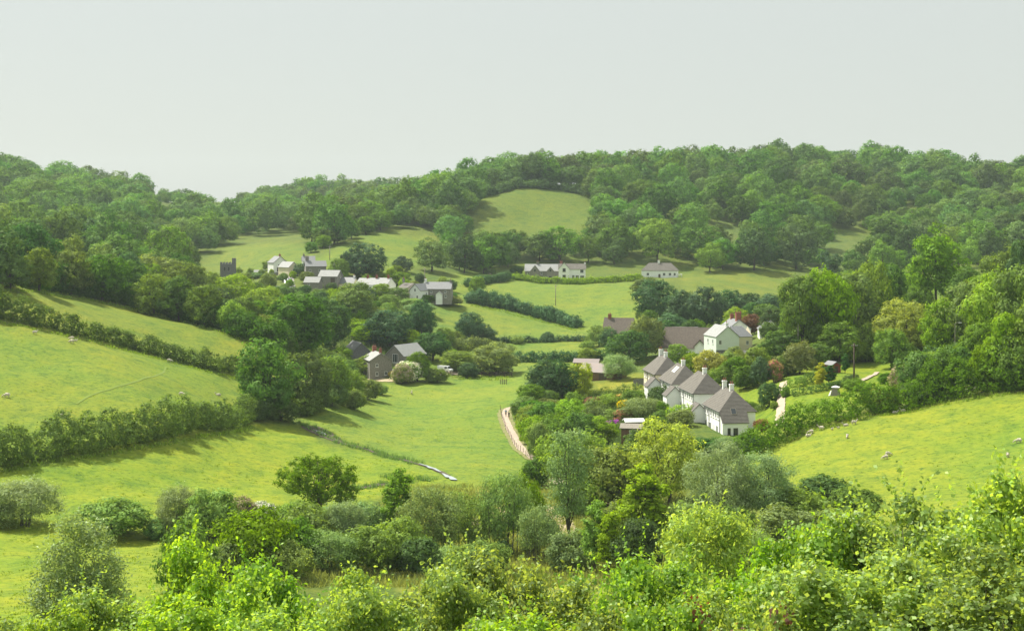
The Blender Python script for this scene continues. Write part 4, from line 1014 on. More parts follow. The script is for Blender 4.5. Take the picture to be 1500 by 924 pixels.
for i, (x, y, z, px, py) in enumerate(pts):
    k = frnd.choice(KP); s = frnd.choice((frnd.uniform(0.65, 0.95), frnd.uniform(0.95, 1.5))); s *= (0.55 if (215 < px < 350 and y > 950) else 0.72 if (560 < px < 700 and y < 800) else 1.0); s *= np.interp(px, [342, 450], [0.38, 0.95]) if (px < 450 and y > 1100 and px > 340) else 1.0; w = 15.5 * s * frnd.uniform(0.9, 1.2); h = 15 * s * frnd.uniform(0.85, 1.15)
    if i < MAXT:
        lab = next(l for t, l in AREAS if t(px, py))
        plant('woodland_tree', k, (x, y, z), h, w, lab, 'tree', 'trees of: ' + lab.split(' in the ')[-1] if ' in the ' in lab else lab)
    else:
        vi = frnd.randrange(len(PROTO[k])); cm, tm, H, Wd = PROTO[k][vi]
        if (k, vi) not in _cache:
            t = np.empty(len(cm.vertices), np.float32); cm.attributes['tone'].data.foreach_get('value', t)
            _cache[(k, vi)] = (getv(cm), t)
        V, T = _cache[(k, vi)]
        a = frnd.uniform(0, 6.28); ca, sa = math.cos(a), math.sin(a)
        nq = len(V) // 4; sel = np.arange(nq)
        if y > 950: sel = sel[_frg.random(nq) < 0.62]
        vv = V.reshape(-1, 4, 3)[sel]
        if y > 950:
            c = vv.mean(1, keepdims=True); vv = c + (vv - c) * 1.25
        vv = vv.reshape(-1, 3)
        o = np.stack([(vv[:, 0] * ca - vv[:, 1] * sa) * w / Wd + x, (vv[:, 0] * sa + vv[:, 1] * ca) * w / Wd + y, vv[:, 2] * h / H + z], -1)
        stuffV.append(o); stuffT.append(np.repeat(T.reshape(-1, 4)[sel], 4, 1).reshape(-1)[:len(o)] if False else T.reshape(-1, 4)[sel].reshape(-1))
        base = {'far_oak': 0.0, 'far_mid': 0.25, 'far_dark': 0.5, 'far_light': 0.75}[k]
        stuffH.append(np.full(len(o), frnd.random()))
        trV.append((x, y, z, h * 0.5, k))
print('forest', len(pts), 'single', min(len(pts), MAXT))
V = np.concatenate(stuffV)
LM['wood'] = leaf_mat('far_wood_leaf', (0.047, 0.094, 0.015), tmix=0.38, hvar=0.02, patch=0.7)
me = np_mesh('far_woodland', V, np.arange(len(V)).reshape(-1, 4), [LM['wood']], {'tone': ('POINT', 'FLOAT', np.concatenate(stuffT)), 'hue': ('POINT', 'FLOAT', np.concatenate(stuffH))})
tag(link('far_woodland', me), 'dense far wood on the upper slopes of the hills', 'wood', kind='stuff')
# ------------------------------------------------------------------ buildings
WHITE = surf_mat('white_render', (0.90, 0.90, 0.88), (0.80, 0.80, 0.77), 0.6, 0.9)
CREAM = surf_mat('cream_render', (0.78, 0.70, 0.50), (0.70, 0.62, 0.44), 0.6, 0.9)
MINT = surf_mat('pale_green_render', (0.72, 0.78, 0.71), (0.65, 0.71, 0.64), 0.6, 0.9)
STONE = surf_mat('grey_stone', (0.30, 0.28, 0.25), (0.15, 0.14, 0.125), 3.2, 0.95, 0.5, 6, spots=((0.38, 0.36, 0.31), 4.5, 0.6))
FLINT = surf_mat('dark_flint', (0.20, 0.20, 0.20), (0.11, 0.11, 0.115), 3.2, 0.95, 0.5, 6)
BRICK = surf_mat('red_brick', (0.33, 0.12, 0.08), (0.22, 0.08, 0.055), 4, 0.95, 0.3, 20)
SLATE = surf_mat('grey_slate', (0.20, 0.205, 0.21), (0.13, 0.135, 0.145), 1.5, 0.6, 0.25, 8, wave=(2.2, 'Z'))
PALESLATE = surf_mat('sunlit_lichened_slate', (0.335, 0.34, 0.33), (0.23, 0.235, 0.23), 1.2, 0.8, 0.2, 8, spots=((0.42, 0.39, 0.32), 3, 0.6), wave=(2.0, 'Z'))  # slate with sunlight put into its paler base colour; lichen spots on top
TILE = surf_mat('brown_tile', (0.160, 0.146, 0.124), (0.085, 0.078, 0.068), 1.1, 0.9, 0.5, 10, spots=((0.23, 0.215, 0.185), 2.6, 0.6), wave=(1.3, 'Z', 1.5))
HUNGTILE = surf_mat('grey_brown_tile', (0.160, 0.145, 0.128), (0.085, 0.077, 0.069), 1.3, 0.9, 0.5, 10, spots=((0.085, 0.07, 0.066), 1.4, 0.62), wave=(1.3, 'Z', 1.5))
THATCH = surf_mat('old_thatch', (0.170, 0.140, 0.115), (0.10, 0.082, 0.07), 2.2, 1.0, 0.5, 14)
TIN = surf_mat('rusty_tin', (0.26, 0.19, 0.165), (0.17, 0.17, 0.175), 0.7, 0.6, 0.3, 10, wave=(3.0, 'X', 0.1))
WOOD = surf_mat('brown_boards', (0.20, 0.115, 0.065), (0.13, 0.075, 0.045), 2.5, 0.85, 0.3, 10, wave=(3.5, 'X', 0.2))
GREYWOOD = surf_mat('weathered_wood', (0.30, 0.27, 0.225), (0.18, 0.16, 0.13), 5, 0.95, 0.3, 14)
DARKWOOD = surf_mat('dark_wood', (0.12, 0.085, 0.06), (0.06, 0.045, 0.033), 5, 0.95, 0.3, 14)
REDPAINT = surf_mat('red_paint', (0.30, 0.06, 0.05), (0.22, 0.045, 0.04), 3, 0.7)
WHITEPAINT = surf_mat('white_paint', (0.80, 0.80, 0.78), (0.72, 0.72, 0.69), 3, 0.6)
BLACKPIPE = surf_mat('black_iron', (0.03, 0.03, 0.032), (0.02, 0.02, 0.02), 3, 0.5)
CLAY = surf_mat('clay_pot', (0.34, 0.15, 0.09), (0.22, 0.10, 0.07), 5, 0.9)
GLASS, nt, nd, L = new_mat('window_glass')
b = N(nt, 'ShaderNodeBsdfPrincipled', i_Roughness=0.08); b.inputs['Base Color'].default_value = (0.03, 0.038, 0.045, 1); b.inputs['Specular IOR Level'].default_value = 0.7
ou = nd.new('ShaderNodeOutputMaterial'); L.new(b.outputs[0], ou.inputs[0])

def spot(px, py, Y):
    return ((px - CX) / F * Y, Y, -(py - HZ) * Y / F)
def window_on(parent, face, u, z, ww, wh, x0, x1, y0, y1, frame=WHITEPAINT, mull=2):
    """a window on a face: frame with glazing bars and sill, pane behind it as its child"""
    def P(a, dd, zz):
        return {'f': (a, y0 - dd, zz), 'b': (a, y1 + dd, zz), 'l': (x0 - dd, a, zz), 'r': (x1 + dd, a, zz)}[face]
    def bx(mb, a0, a1, d0, d1, z0, z1):
        A, B = P(a0, d0, z0), P(a1, d1, z1)
        mb.box(min(A[0], B[0]), max(A[0], B[0]), min(A[1], B[1]), max(A[1], B[1]), z0, z1)
    t = 0.09; mb = MB(); a0, a1, z0, z1 = u - ww / 2, u + ww / 2, z, z + wh
    bx(mb, a0, a0 + t, 0.004, 0.06, z0, z1); bx(mb, a1 - t, a1, 0.004, 0.06, z0, z1)
    bx(mb, a0 + t, a1 - t, 0.004, 0.06, z0, z0 + t); bx(mb, a0 + t, a1 - t, 0.004, 0.06, z1 - t, z1)
    for k in range(1, mull):
        c = a0 + ww * k / mull; bx(mb, c - 0.03, c + 0.03, 0.024, 0.055, z0 + t, z1 - t)
    bx(mb, a0 - 0.1, a1 + 0.1, 0.004, 0.14, z0 - 0.09, z0 - 0.003)
    wo_ = mb.build('window', frame, parent)
    mp = MB(); bx(mp, a0 + t, a1 - t, 0.006, 0.02, z0 + t, z1 - t); mp.build('pane', GLASS, wo_)
    return wo_
def door_on(parent, face, u, ww, wh, x0, x1, y0, y1, mat):
    def P(a, dd): return {'f': (a, y0 - dd), 'b': (a, y1 + dd), 'l': (x0 - dd, a), 'r': (x1 + dd, a)}[face]
    def bx(mb, a0, a1, d0, d1, z0, z1):
        A, B = P(a0, d0), P(a1, d1); mb.box(min(A[0], B[0]), max(A[0], B[0]), min(A[1], B[1]), max(A[1], B[1]), z0, z1)
    mb = MB(); bx(mb, u - ww / 2, u + ww / 2, 0.004, 0.05, 0.05, wh)
    d = mb.build('door', mat, parent)
    hb = MB(); bx(hb, u + ww * 0.32, u + ww * 0.40, 0.052, 0.1, wh * 0.48, wh * 0.53); hb.build('handle', BLACKPIPE, d)
def roof_slabs(mb, w, d, ev, rd, hf, hb_, o, t, dz=0.16, mi=0):
    """canonical roof: ridge along y, optional hips at front and back"""
    s = (rd - ev) / (w / 2); e = ev - s * o + dz; r = rd + dz; X = w / 2 + o
    yf, yb = -o, d + o; rf = hf if hf else yf; rb = d - hb_ if hb_ else yb
    mb.slab([(-X, yf, e), (-0.0, rf, r), (0, rb, r), (-X, yb, e)], t, mi)
    mb.slab([(X, yf, e), (X, yb, e), (0, rb, r), (0, rf, r)], t, mi)
    if hf: mb.slab([(-X, yf, e), (X, yf, e), (0, rf, r)], t, mi)
    if hb_: mb.slab([(X, yb, e), (-X, yb, e), (0, rb, r)], t, mi)
def wall_prism(mb, w, d, ev, rd, hf, hb_, z0=-2.0):
    X = w / 2
    f = [(-X, 0, z0), (X, 0, z0), (X, 0, ev)] + ([] if hf else [(0, 0, rd)]) + [(-X, 0, ev)]
    b_ = [(X, d, z0), (-X, d, z0), (-X, d, ev)] + ([] if hb_ else [(0, d, rd)]) + [(X, d, ev)]
    mb.poly(f); mb.poly(b_)
    mb.poly([(-X, d, z0), (-X, 0, z0), (-X, 0, ev), (-X, d, ev)]); mb.poly([(X, 0, z0), (X, d, z0), (X, d, ev), (X, 0, ev)])
def swap(mb, w, d):
    mb.v = [(y - w / 2, d / 2 - x, z) for x, y, z in mb.v]
def house(name, label, cat, loc, yaw, w, d, ev, rd, axis='y', wall=WHITE, roof=SLATE, hip=(0, 0), wins=(), doors=(), chims=(), over=0.3, group=None, gutter=False):
    o = empty(name, loc, R(yaw), label, cat, group)
    cw, cd = (w, d) if axis == 'y' else (d, w)
    mb = MB(); wall_prism(mb, cw, cd, ev, rd, *hip)
    if axis == 'x': swap(mb, w, d)
    mb.build('wall', wall, o)
    mr = MB(); roof_slabs(mr, cw, cd, ev, rd, hip[0], hip[1], over, 0.15)
    if axis == 'x': swap(mr, w, d)
    ro = mr.build('roof', roof, o)
    dims = (-w / 2, w / 2, 0, d)
    for q in wins: window_on(o, q[0], q[1], q[2], q[3], q[4], *dims, mull=q[5] if len(q) > 5 else 2)
    for q in doors: door_on(o, q[0], q[1], q[2], q[3], *dims, q[4])
    for c in chims: chimney(ro, *c)
    return o
def chimney(parent, x, y, z0, z1, s, mat, pots=2):
    mb = MB(); mb.box(x - s / 2, x + s / 2, y - s * 0.4, y + s * 0.4, z0, z1); mb.box(x - s / 2 - 0.07, x + s / 2 + 0.07, y - s * 0.4 - 0.07, y + s * 0.4 + 0.07, z1 - 0.22, z1 - 0.05)
    c = mb.build('chimney', mat, parent)
    mp = MB()
    for k in range(pots):
        px = x + (k - (pots - 1) / 2) * s * 0.5
        mp.tube([(px, y, z1 - 0.02), (px, y, z1 + 0.5), (px, y, z1 + 0.55)], [0.13, 0.11, 0.14], 8)
    mp.build('chimney_pot', CLAY, parent)

# the four white semi-detached houses of the terrace
ROW = [('nearest white house of the row with a skylight in its long grey roof end', 1055, 275, 642),
       ('second white house of the row with brick patches on its roof end', 1016, 293, 613),
       ('third house of the row in cream and white with two skylights on its roof', 985, 311, 597),
       ('farthest cream and white house of the row next to the sloping lawn', 960, 329, 581)]
for i, (lab, px, Y, pb) in enumerate(ROW):
    cx, cy, cz = spot(px, pb, Y); yaw = 7.3; th = R(yaw)
    w, d, ev, rd, hf = 7.0, 12.2, 5.3, 8.8, 2.7
    loc = (cx + math.cos(th) * w / 2, cy + math.sin(th) * w / 2, cz)
    wins = [('l', 1.4 + k * 1.75, 3.55, 0.85, 1.15, 2) for k in range(4)] + [('l', 9.2 + k * 1.6, 3.55, 0.85, 1.15, 2) for k in range(2)] + [('l', 2.2, 0.9, 1.1, 1.3, 2), ('l', 7.2, 0.9, 1.1, 1.3, 2), ('l', 10.6, 0.9, 1.1, 1.3, 2), ('r', 3.0, 3.6, 0.8, 1.0, 2)]
    if i == 1: wins += [('f', 2.2, 3.0, 0.9, 1.0, 2)]
    chs = [(0.0, 4.3, 8.0, 10.0, 0.8, WHITE, 2)] + ([(-0.1, 9.0, 8.0, 10.2, 0.8, WHITE, 2)] if i in (0, 3) else [])
    o = house('semi_detached_house', lab, 'house', loc, yaw, w, d, ev, rd, 'y', [WHITE, WHITE, WHITE, CREAM][i], TILE, (hf, hf), wins, [('l', 4.8, 0.95, 2.1, WHITEPAINT), ('l', 8.9, 0.95, 2.1, WHITEPAINT)], chs, 0.35, 'white houses in the row')
    # grey hung tiles on the roof end facing the camera
    s = (rd - ev) / (w / 2); e = ev - s * 0.35 + 0.16; X = w / 2 + 0.35
    n = Vector((0, -(rd - ev + s * 0.35), hf + 0.35)).normalized() * 0.03
    mb = MB()
    if i == 0:      # the nearest roof end sweeps down over a low front room
        k = (e - 3.15) / (rd + 0.16 - e) * (hf + 0.35)
        tri = [(-X, -0.35, e), (X - 0.1, -0.35, e), (0, hf, rd + 0.16)]
        mb.slab([tuple(Vector(p) + n) for p in tri], 0.1)
        mb.slab([tuple(Vector(p) + n) for p in [(-X + 0.25, -0.35 - k, 3.15), (1.75, -0.35 - k, 3.15), (1.75, -0.35, e), (-X + 0.1, -0.35, e)]], 0.1)
        rr = mb.build('roof_end', HUNGTILE, o)
        fr = MB(); fr.box(-w / 2 + 0.02, 1.5, -k - 0.1, -0.003, -2, 3.05)
        fr.poly([(-w / 2 + 0.02, -k - 0.1, 3.05), (-w / 2 + 0.02, -0.003, 3.05), (-w / 2 + 0.02, -0.003, e - 0.12)]); fr.poly([(1.5, -k - 0.1, 3.05), (1.5, -0.003, e - 0.12), (1.5, -0.003, 3.05)])
        fo = fr.build('front_room', WHITE, o)
        window_on(o, 'f', -2.2, 0.9, 0.6, 1.3, -w / 2, w / 2, -k - 0.1, d, mull=1, frame=DARKWOOD); window_on(o, 'f', -0.9, 0.6, 0.9, 1.6, -w / 2, w / 2, -k - 0.1, d, mull=2, frame=DARKWOOD)
        a, b2 = Vector((-1.6, -0.9, 0)), Vector((-0.55, -0.9, 0))
        def on(x, yy): return (x, yy, e + (yy + 0.35) * (rd + 0.16 - e) / (hf + 0.35) + 0.14)
        sk = MB(); sk.slab([on(-1.5, -0.75), on(-0.4, -0.75), on(-0.4, 0.1), on(-1.5, 0.1)], 0.1); sko = sk.build('skylight', GREYWOOD, o)
        sg = MB(); sg.slab([tuple(Vector(on(x_, y_)) + Vector((0, -0.006, 0.01))) for x_, y_ in ((-1.4, -0.68), (-0.5, -0.68), (-0.5, 0.03), (-1.4, 0.03))], 0.02); sg.build('pane', GLASS, sko)
    else:
        mb.slab([tuple(Vector(p) + n) for p in [(-X, -0.36, e), (X, -0.36, e), (0, hf - 0.02, rd + 0.16)]], 0.06)
        mb.build('roof_end', HUNGTILE, o)
        if i == 2:
            for q in (5.0, 6.6):
                sk = MB(); zz = lambda x: rd + 0.16 + x * s + 0.1
                sk.slab([(-1.9, q, zz(-1.9)), (-0.7, q, zz(-0.7)), (-0.7, q + 0.9, zz(-0.7)), (-1.9, q + 0.9, zz(-1.9))], 0.1); sk.build('skylight', WHITEPAINT, o)
    dp = MB(); dp.tube([(-w / 2 - 0.07, 0.15, 0), (-w / 2 - 0.07, 0.15, ev - 0.3)], [0.06, 0.06], 6); dp.tube([(-w / 2 - 0.07, 8.0, 0), (-w / 2 - 0.07, 8.0, ev - 0.3)], [0.06, 0.06], 6)
    dp.tube([(-w / 2 - 0.33, -0.3, ev - 0.22), (-w / 2 - 0.33, d + 0.3, ev - 0.22)], [0.08, 0.08], 6)
    dp.build('drainpipe', BLACKPIPE, o)
    # low gabled side block at the far end
    if i < 3:
        sb = MB(); wall_prism(sb, 3.6, 3.4, 3.4, 5.2, 0, 0); sb.v = [(x - 4.6, y + 11.5, z) for x, y, z in sb.v]; sbo = sb.build('side_block', WHITE, o)
        sr = MB(); roof_slabs(sr, 3.6, 3.4, 3.4, 5.2, 0, 0, 0.25, 0.12); sr.v = [(x - 4.6, y + 11.5, z) for x, y, z in sr.v]; sr.build('side_roof', HUNGTILE, sbo)

# farm in the valley
house('slate_barn', 'dark boarded barn with slate roof behind the stone farmhouse', 'barn', spot(529, 541, 432), 21, 7.6, 10, 4.4, 8.0, 'y', FLINT, SLATE, wins=[], doors=[('f', 1.0, 2.4, 2.6, DARKWOOD)])
house('stone_farmhouse', 'tall grey stone farmhouse with two brick chimneys at the meadow edge', 'house', spot(558, 554, 415), 19, 6.6, 9, 5.2, 7.3, 'y', STONE, PALESLATE,
      wins=[('f', -1.2, 3.3, 0.8, 1.0), ('f', 1.5, 0.9, 0.9, 1.1), ('f', -1.2, 0.8, 0.8, 1.1), ('l', 3, 3.2, 0.9, 1)], doors=[('l', 6, 1, 2, DARKWOOD)], chims=[(0, 0.6, 6.5, 8.6, 0.7, BRICK, 1), (-0.0, 8.2, 6.5, 8.7, 1.1, BRICK, 2)])
house('stone_barn', 'stone barn with pale slate roof and a tall blocked arch in its gable', 'barn', spot(578, 545, 428), -33, 7.0, 11, 5.0, 8.0, 'y', STONE, PALESLATE, wins=[('f', 0.3, 2.9, 2.0, 2.6, 3), ('f', -1.0, 0.9, 0.9, 0.8)], doors=[('r', 3.5, 2.2, 2.6, WHITEPAINT)])
# village
tw = empty('church_tower', spot(332, 410, 640), R(8), 'square grey stone church tower with a taller corner turret', 'church tower')
mb = MB(); mb.box(-2.9, 2.9, 0, 5.8, -4, 7.3); mb.build('wall', FLINT, tw)
mb = MB()
for k in range(5):
    for fx in (0, 1):
        mb.box(-2.9 + k * 1.28, -2.9 + k * 1.28 + 0.68, 0.001 + fx * 5.4, 0.4 + fx * 5.4, 7.302, 7.95)
for k in range(1, 4):
    for fx in (0, 1): mb.box(-2.9 + fx * 5.4, -2.5 + fx * 5.4, 0.4 + k * 1.25, 1.05 + k * 1.25, 7.302, 7.95)
mb.build('battlements', FLINT, tw)
mb = MB(); mb.tube([(3.2, 1.2, -4), (3.2, 1.2, 9.6), (3.2, 1.2, 9.8)], [1.0, 1.0, 1.1], 8); mb.build('stair_turret', FLINT, tw)
for q in (-0.9, 0.9): window_on(tw, 'f', q, 4.0, 0.8, 1.8, -2.9, 2.9, 0, 5.8, STONE, 2)
house('village_house', 'small white gabled house at the top of the village street', 'house', spot(411, 398, 622), 28, 6.4, 8, 4.0, 6.6, 'y', WHITE, SLATE, wins=[('f', -0.8, 2.4, 0.8, 0.9), ('f', 1.0, 0.6, 0.8, 1)], doors=[('f', -1.2, 0.9, 2, DARKWOOD)], chims=[(0, 1, 6, 7.6, 0.7, BRICK, 1)])
house('village_house', 'pink and white house with sloping roof right at the street top', 'house', spot(430, 401, 600), 38, 4.6, 9, 2.8, 4.9, 'y', CREAM, PALESLATE, wins=[('f', 0, 1.0, 0.9, 1)], doors=[('f', 1.6, 0.9, 2, REDPAINT)])
house('village_house', 'grey stone house with large chimney behind the village barn', 'house', spot(463, 402, 590), 14, 8.4, 6, 3.4, 5.5, 'x', STONE, SLATE, wins=[('f', -2.5, 1.0, 0.9, 1.1), ('f', 1.5, 1.0, 0.9, 1.1)], chims=[(-3.4, 3.4, 5.6, 7.4, 1.4, STONE, 2)], doors=[('l', 3, 0.9, 2, WHITEPAINT)])
house('village_barn', 'village barn with pale lit roof and stone end wall', 'barn', spot(480, 415, 562), -18, 8.0, 5.4, 2.8, 5.0, 'x', STONE, PALESLATE, doors=[('f', 2.2, 1.8, 2.2, DARKWOOD)], wins=[('r', 3.2, 2.2, 0.8, 0.9)])
house('village_cottage', 'low cottage with pale roof in front of the village barn', 'cottage', spot(456, 421, 550), -14, 6.0, 4.4, 2.0, 3.9, 'x', STONE, PALESLATE, wins=[('f', -1, 0.8, 0.8, 0.9)])
for k, (px, lab) in enumerate(((527, 'left cottage of the terrace with lit pale roof and a skylight'), (540, 'middle cottage of the terrace with lit pale roof'), (557, 'right cottage of the lit terrace half hidden by a pale tree'))):
    o = house('terrace_cottage', lab, 'cottage', spot(px, 434, 556 - k * 2.0), -24, 4.2 if k < 2 else 5.6, 7.5, 4.4, 6.9, 'x', WHITE, PALESLATE, wins=[('f', -0.9, 2.9, 0.8, 0.9), ('f', 0.9, 2.9, 0.8, 0.9), ('f', 0.9, 0.8, 0.9, 1.1)], doors=[('f', -0.9, 0.9, 2, WHITEPAINT)], chims=[(1.6, 3.6, 6.3, 8.0, 0.8, BRICK, 2)] , group='cottages in the lit terrace', over=0.2)
    if k == 0:
        sk = MB(); sk.slab([(-1.0, 1.4, 5.55), (-0.2, 1.4, 5.55), (-0.2, 2.3, 6.15), (-1.0, 2.3, 6.15)], 0.1); sk.build('skylight', BLACKPIPE, o)
house('village_house', 'brown roofed house with cream gable behind the light tree', 'house', spot(586, 437, 545), -46, 5.6, 9, 3.4, 5.6, 'x', CREAM, TILE, wins=[('r', 2.5, 2.4, 0.8, 0.9)], chims=[(-1.5, 3, 6, 7.6, 0.8, STONE, 2)])
house('village_house', 'white gable fronted house joined to the slate roofed stone house', 'house', spot(608, 440, 542), -30, 5.0, 9, 3.8, 6.2, 'y', WHITE, SLATE, wins=[('f', 0.0, 3.4, 0.8, 1.1), ('f', 1.0, 0.8, 0.8, 1.1), ('r', 4, 2.0, 0.8, 0.9)], doors=[('f', -1.2, 0.9, 2, WHITEPAINT)])
o = house('village_house', 'long slate roofed stone house with white porch and end chimney', 'house', spot(640, 438, 545), -6, 10.5, 6.5, 3.9, 6.3, 'x', STONE, SLATE, wins=[('f', -2.2, 2.3, 0.8, 1.0), ('f', 3.2, 2.3, 0.8, 1.0), ('f', 3.4, 0.6, 0.9, 1.0), ('f', -2.4, 0.5, 0.9, 1.0)], chims=[(-4.9, 3.2, 5.6, 7.6, 0.8, WHITE, 1), (4.8, 3.2, 5.8, 7.2, 0.7, STONE, 1)])
sb = MB(); wall_prism(sb, 2.4, 1.6, 1.9, 2.9, 0, 0); sb.v = [(x + 1.0, y - 1.6, z) for x, y, z in sb.v]; po = sb.build('porch', WHITE, o)
sr = MB(); roof_slabs(sr, 2.4, 1.6, 1.9, 2.9, 0, 0, 0.2, 0.1); sr.v = [(x + 1.0, y - 1.65, z) for x, y, z in sr.v]; sr.build('porch_roof', PALESLATE, po)
house('outbuilding', 'small white outbuilding below the right end of the lit terrace', 'outbuilding', spot(563, 444, 540), -20, 3.6, 3.2, 2.4, 3.6, 'x', WHITE, SLATE, doors=[('f', 0.6, 0.8, 1.9, DARKWOOD)], wins=[('f', -0.8, 0.9, 0.7, 0.8)])
house('outbuilding', 'low pinkish building with pale roof left of the churchyard walls', 'outbuilding', spot(383, 407, 640), 16, 6.5, 4, 2.0, 3.4, 'x', CREAM, PALESLATE, doors=[('f', 1.2, 0.9, 1.8, REDPAINT)])
house('village_cottage', 'slate roofed cottage with white chimney behind the olive tree of the terrace', 'cottage', spot(507, 427, 562), -16, 6.0, 5, 3.2, 5.4, 'x', CREAM, SLATE, wins=[('f', -1.2, 1.6, 0.8, 0.9), ('f', 1.2, 1.6, 0.8, 0.9)], chims=[(2.4, 2.5, 4.8, 6.3, 0.7, WHITE, 1)])
house('village_cottage', 'small white cottage behind the grey stone house at the street', 'cottage', spot(452, 393, 625), 10, 5.4, 5, 3.2, 5.2, 'x', WHITE, SLATE, wins=[('f', -1.2, 1.6, 0.8, 0.9), ('f', 1.2, 1.6, 0.8, 0.9)], chims=[(-2.0, 2.5, 4.6, 6.2, 0.7, STONE, 1)])
house('village_cottage', 'low grey cottage at the right of the village behind the dark tree', 'cottage', spot(497, 401, 610), -8, 7.0, 5, 2.6, 4.4, 'x', STONE, SLATE, wins=[('f', -1.2, 1.0, 0.8, 0.9)])
# houses under the hill
o = house('long_house', 'long grey stone house with two front gables under the dark wood', 'house', spot(797, 411, 672), -3, 18, 7, 4.6, 7.6, 'x', STONE, PALESLATE, wins=[('f', -7.5, 2.8, 0.9, 1.1), ('f', 7.6, 2.8, 0.9, 1.1), ('f', 0.2, 0.8, 1.0, 1.2), ('f', -1.2, 2.9, 0.9, 1.1)], chims=[(-3.2, 3.5, 7.0, 8.8, 0.9, STONE, 2), (8.0, 3.5, 7.0, 8.9, 1.2, BRICK, 3)])
for gx in (-4.3, 3.0):
    gm = MB(); wall_prism(gm, 4.6 if gx < 0 else 3.6, 2.4, 4.4, 7.2 if gx < 0 else 6.4, 0, 0); gm.v = [(x + gx, y - 1.2, z) for x, y, z in gm.v]; go = gm.build('front_gable', STONE, o)
    gr = MB(); roof_slabs(gr, 4.6 if gx < 0 else 3.6, 4.2, 4.4, 7.2 if gx < 0 else 6.4, 0, 0, 0.2, 0.1); gr.v = [(x + gx, y - 1.2, z) for x, y, z in gr.v]; gr.build('gable_roof', PALESLATE, go)
    window_on(go, 'f', gx, 4.2, 0.9, 1.2, -9, 9, -1.2, 7, STONE, 2); window_on(go, 'f', gx, 0.9, 1.4, 1.3, -9, 9, -1.2, 7, STONE, 3)
o = house('white_villa', 'white house with a front gable and dark windows joined to the long grey house', 'house', spot(838, 411, 668), -3, 12.6, 6.5, 5.4, 7.7, 'x', WHITE, TILE, wins=[('f', 0.6, 0.8, 1.2, 1.8), ('f', 4.6, 3.6, 1.6, 1.6), ('f', 2.4, 1.0, 1.6, 1.5), ('f', 4.8, 0.7, 2.0, 1.7, 3)], chims=[(6.0, 3.2, 6.8, 8.4, 0.8, WHITE, 1)])
gm = MB(); wall_prism(gm, 5.0, 2.6, 5.6, 8.4, 0, 0); gm.v = [(x - 3.7, y - 1.4, z) for x, y, z in gm.v]; go = gm.build('front_gable', WHITE, o)
gr = MB(); roof_slabs(gr, 5.0, 5.0, 5.6, 8.4, 0, 0, 0.25, 0.12); gr.v = [(x - 3.7, y - 1.4, z) for x, y, z in gr.v]; gr.build('gable_roof', TILE, go)
window_on(go, 'f', -3.7, 4.2, 1.4, 1.6, -9, 9, -1.4, 7, DARKWOOD, 2); window_on(go, 'f', -3.7, 0.9, 1.5, 1.8, -9, 9, -1.4, 7, DARKWOOD, 2)
o = house('white_bungalow', 'long white house with hipped brown roof under the right hand wood', 'house', spot(966, 408, 676), -10, 17, 7.5, 3.9, 7.2, 'x', WHITE, TILE, (3.2, 3.2), wins=[('f', 5.0, 1.4, 1.2, 1.3), ('f', 7.2, 1.4, 1.0, 1.3), ('f', 2.2, 1.4, 1.2, 1.3), ('f', -5.5, 1.4, 1.2, 1.3)], chims=[(-0.6, 3.75, 6.8, 8.6, 1.0, WHITE, 1)], doors=[('f', 0, 1, 2.1, DARKWOOD)])
tm = MB(); tm.box(8.6, 10.6, -0.4, 2.6, 1.9, 2.1); tm.box(10.4, 10.55, -0.3, -0.15, -2, 1.9); tm.box(10.4, 10.55, 2.3, 2.45, -2, 1.9); tm.build('veranda', WHITEPAINT, o)
# thatch and neighbours
house('thatched_cottage', 'old cottage with steep grey thatched roof beyond the dark spreading tree', 'cottage', spot(904, 494, 505), -16, 9.5, 7, 2.2, 6.6, 'x', CREAM, THATCH, wins=[('f', 1, 0.7, 0.9, 0.9)], chims=[(-3.4, 3.5, 5.6, 8.0, 1.1, BRICK, 2)], over=0.7)
o = house('long_thatched_cottage', 'long dark brown thatched cottage behind the pale green house', 'cottage', spot(1010, 518, 432), -14, 19, 8.5, 2.4, 7.6, 'x', WHITE, THATCH, (1.5, 1.5), wins=[('f', -5, 0.8, 1, 1), ('f', 3, 0.8, 1, 1)], over=0.7)
gm = MB(); wall_prism(gm, 3.4, 4, 2.6, 4.4, 0, 0); gm.v = [(x + 3.4, y - 1.5, z) for x, y, z in gm.v]; go = gm.build('white_gable', WHITE, o)
gr = MB(); roof_slabs(gr, 3.4, 4, 2.6, 4.4, 0, 0, 0.4, 0.3); gr.v = [(x + 3.4, y - 1.5, z) for x, y, z in gr.v]; gr.build('gable_roof', THATCH, go)
house('low_building', 'low pale building with flat brown roof behind the long thatch', 'building', spot(1003, 497, 462), -8, 8, 5, 2.6, 3.8, 'x', CREAM, TILE, wins=[('f', 0, 1, 0.9, 0.9)])
o = house('green_house', 'pale green house with dark stone base below two brick chimneys', 'house', spot(1066, 523, 392), 14, 6.8, 9, 5.6, 8.4, 'y', MINT, PALESLATE, wins=[('f', -2.2, 3.5, 0.8, 1.2), ('l', 2.5, 3.6, 0.8, 1.2), ('l', 6, 3.6, 0.8, 1.2), ('l', 3, 0.9, 0.8, 1.2)], chims=[(0, 0.8, 7.8, 9.4, 0.8, WHITE, 1)], over=0.2)
mb = MB(); mb.box(-3.45, 3.45, -0.06, 0.0 - 0.003, -2, 2.0); mb.build('stone_base', FLINT, o)
mb = MB(); wall_prism(mb, 6.6, 5.0, 5.4, 8.0, 0, 0); swap(mb, 5.0, 6.6); mb.v = [(x + 5.6, y + 1.8, z) for x, y, z in mb.v]; wg = mb.build('side_wing', CREAM, o)
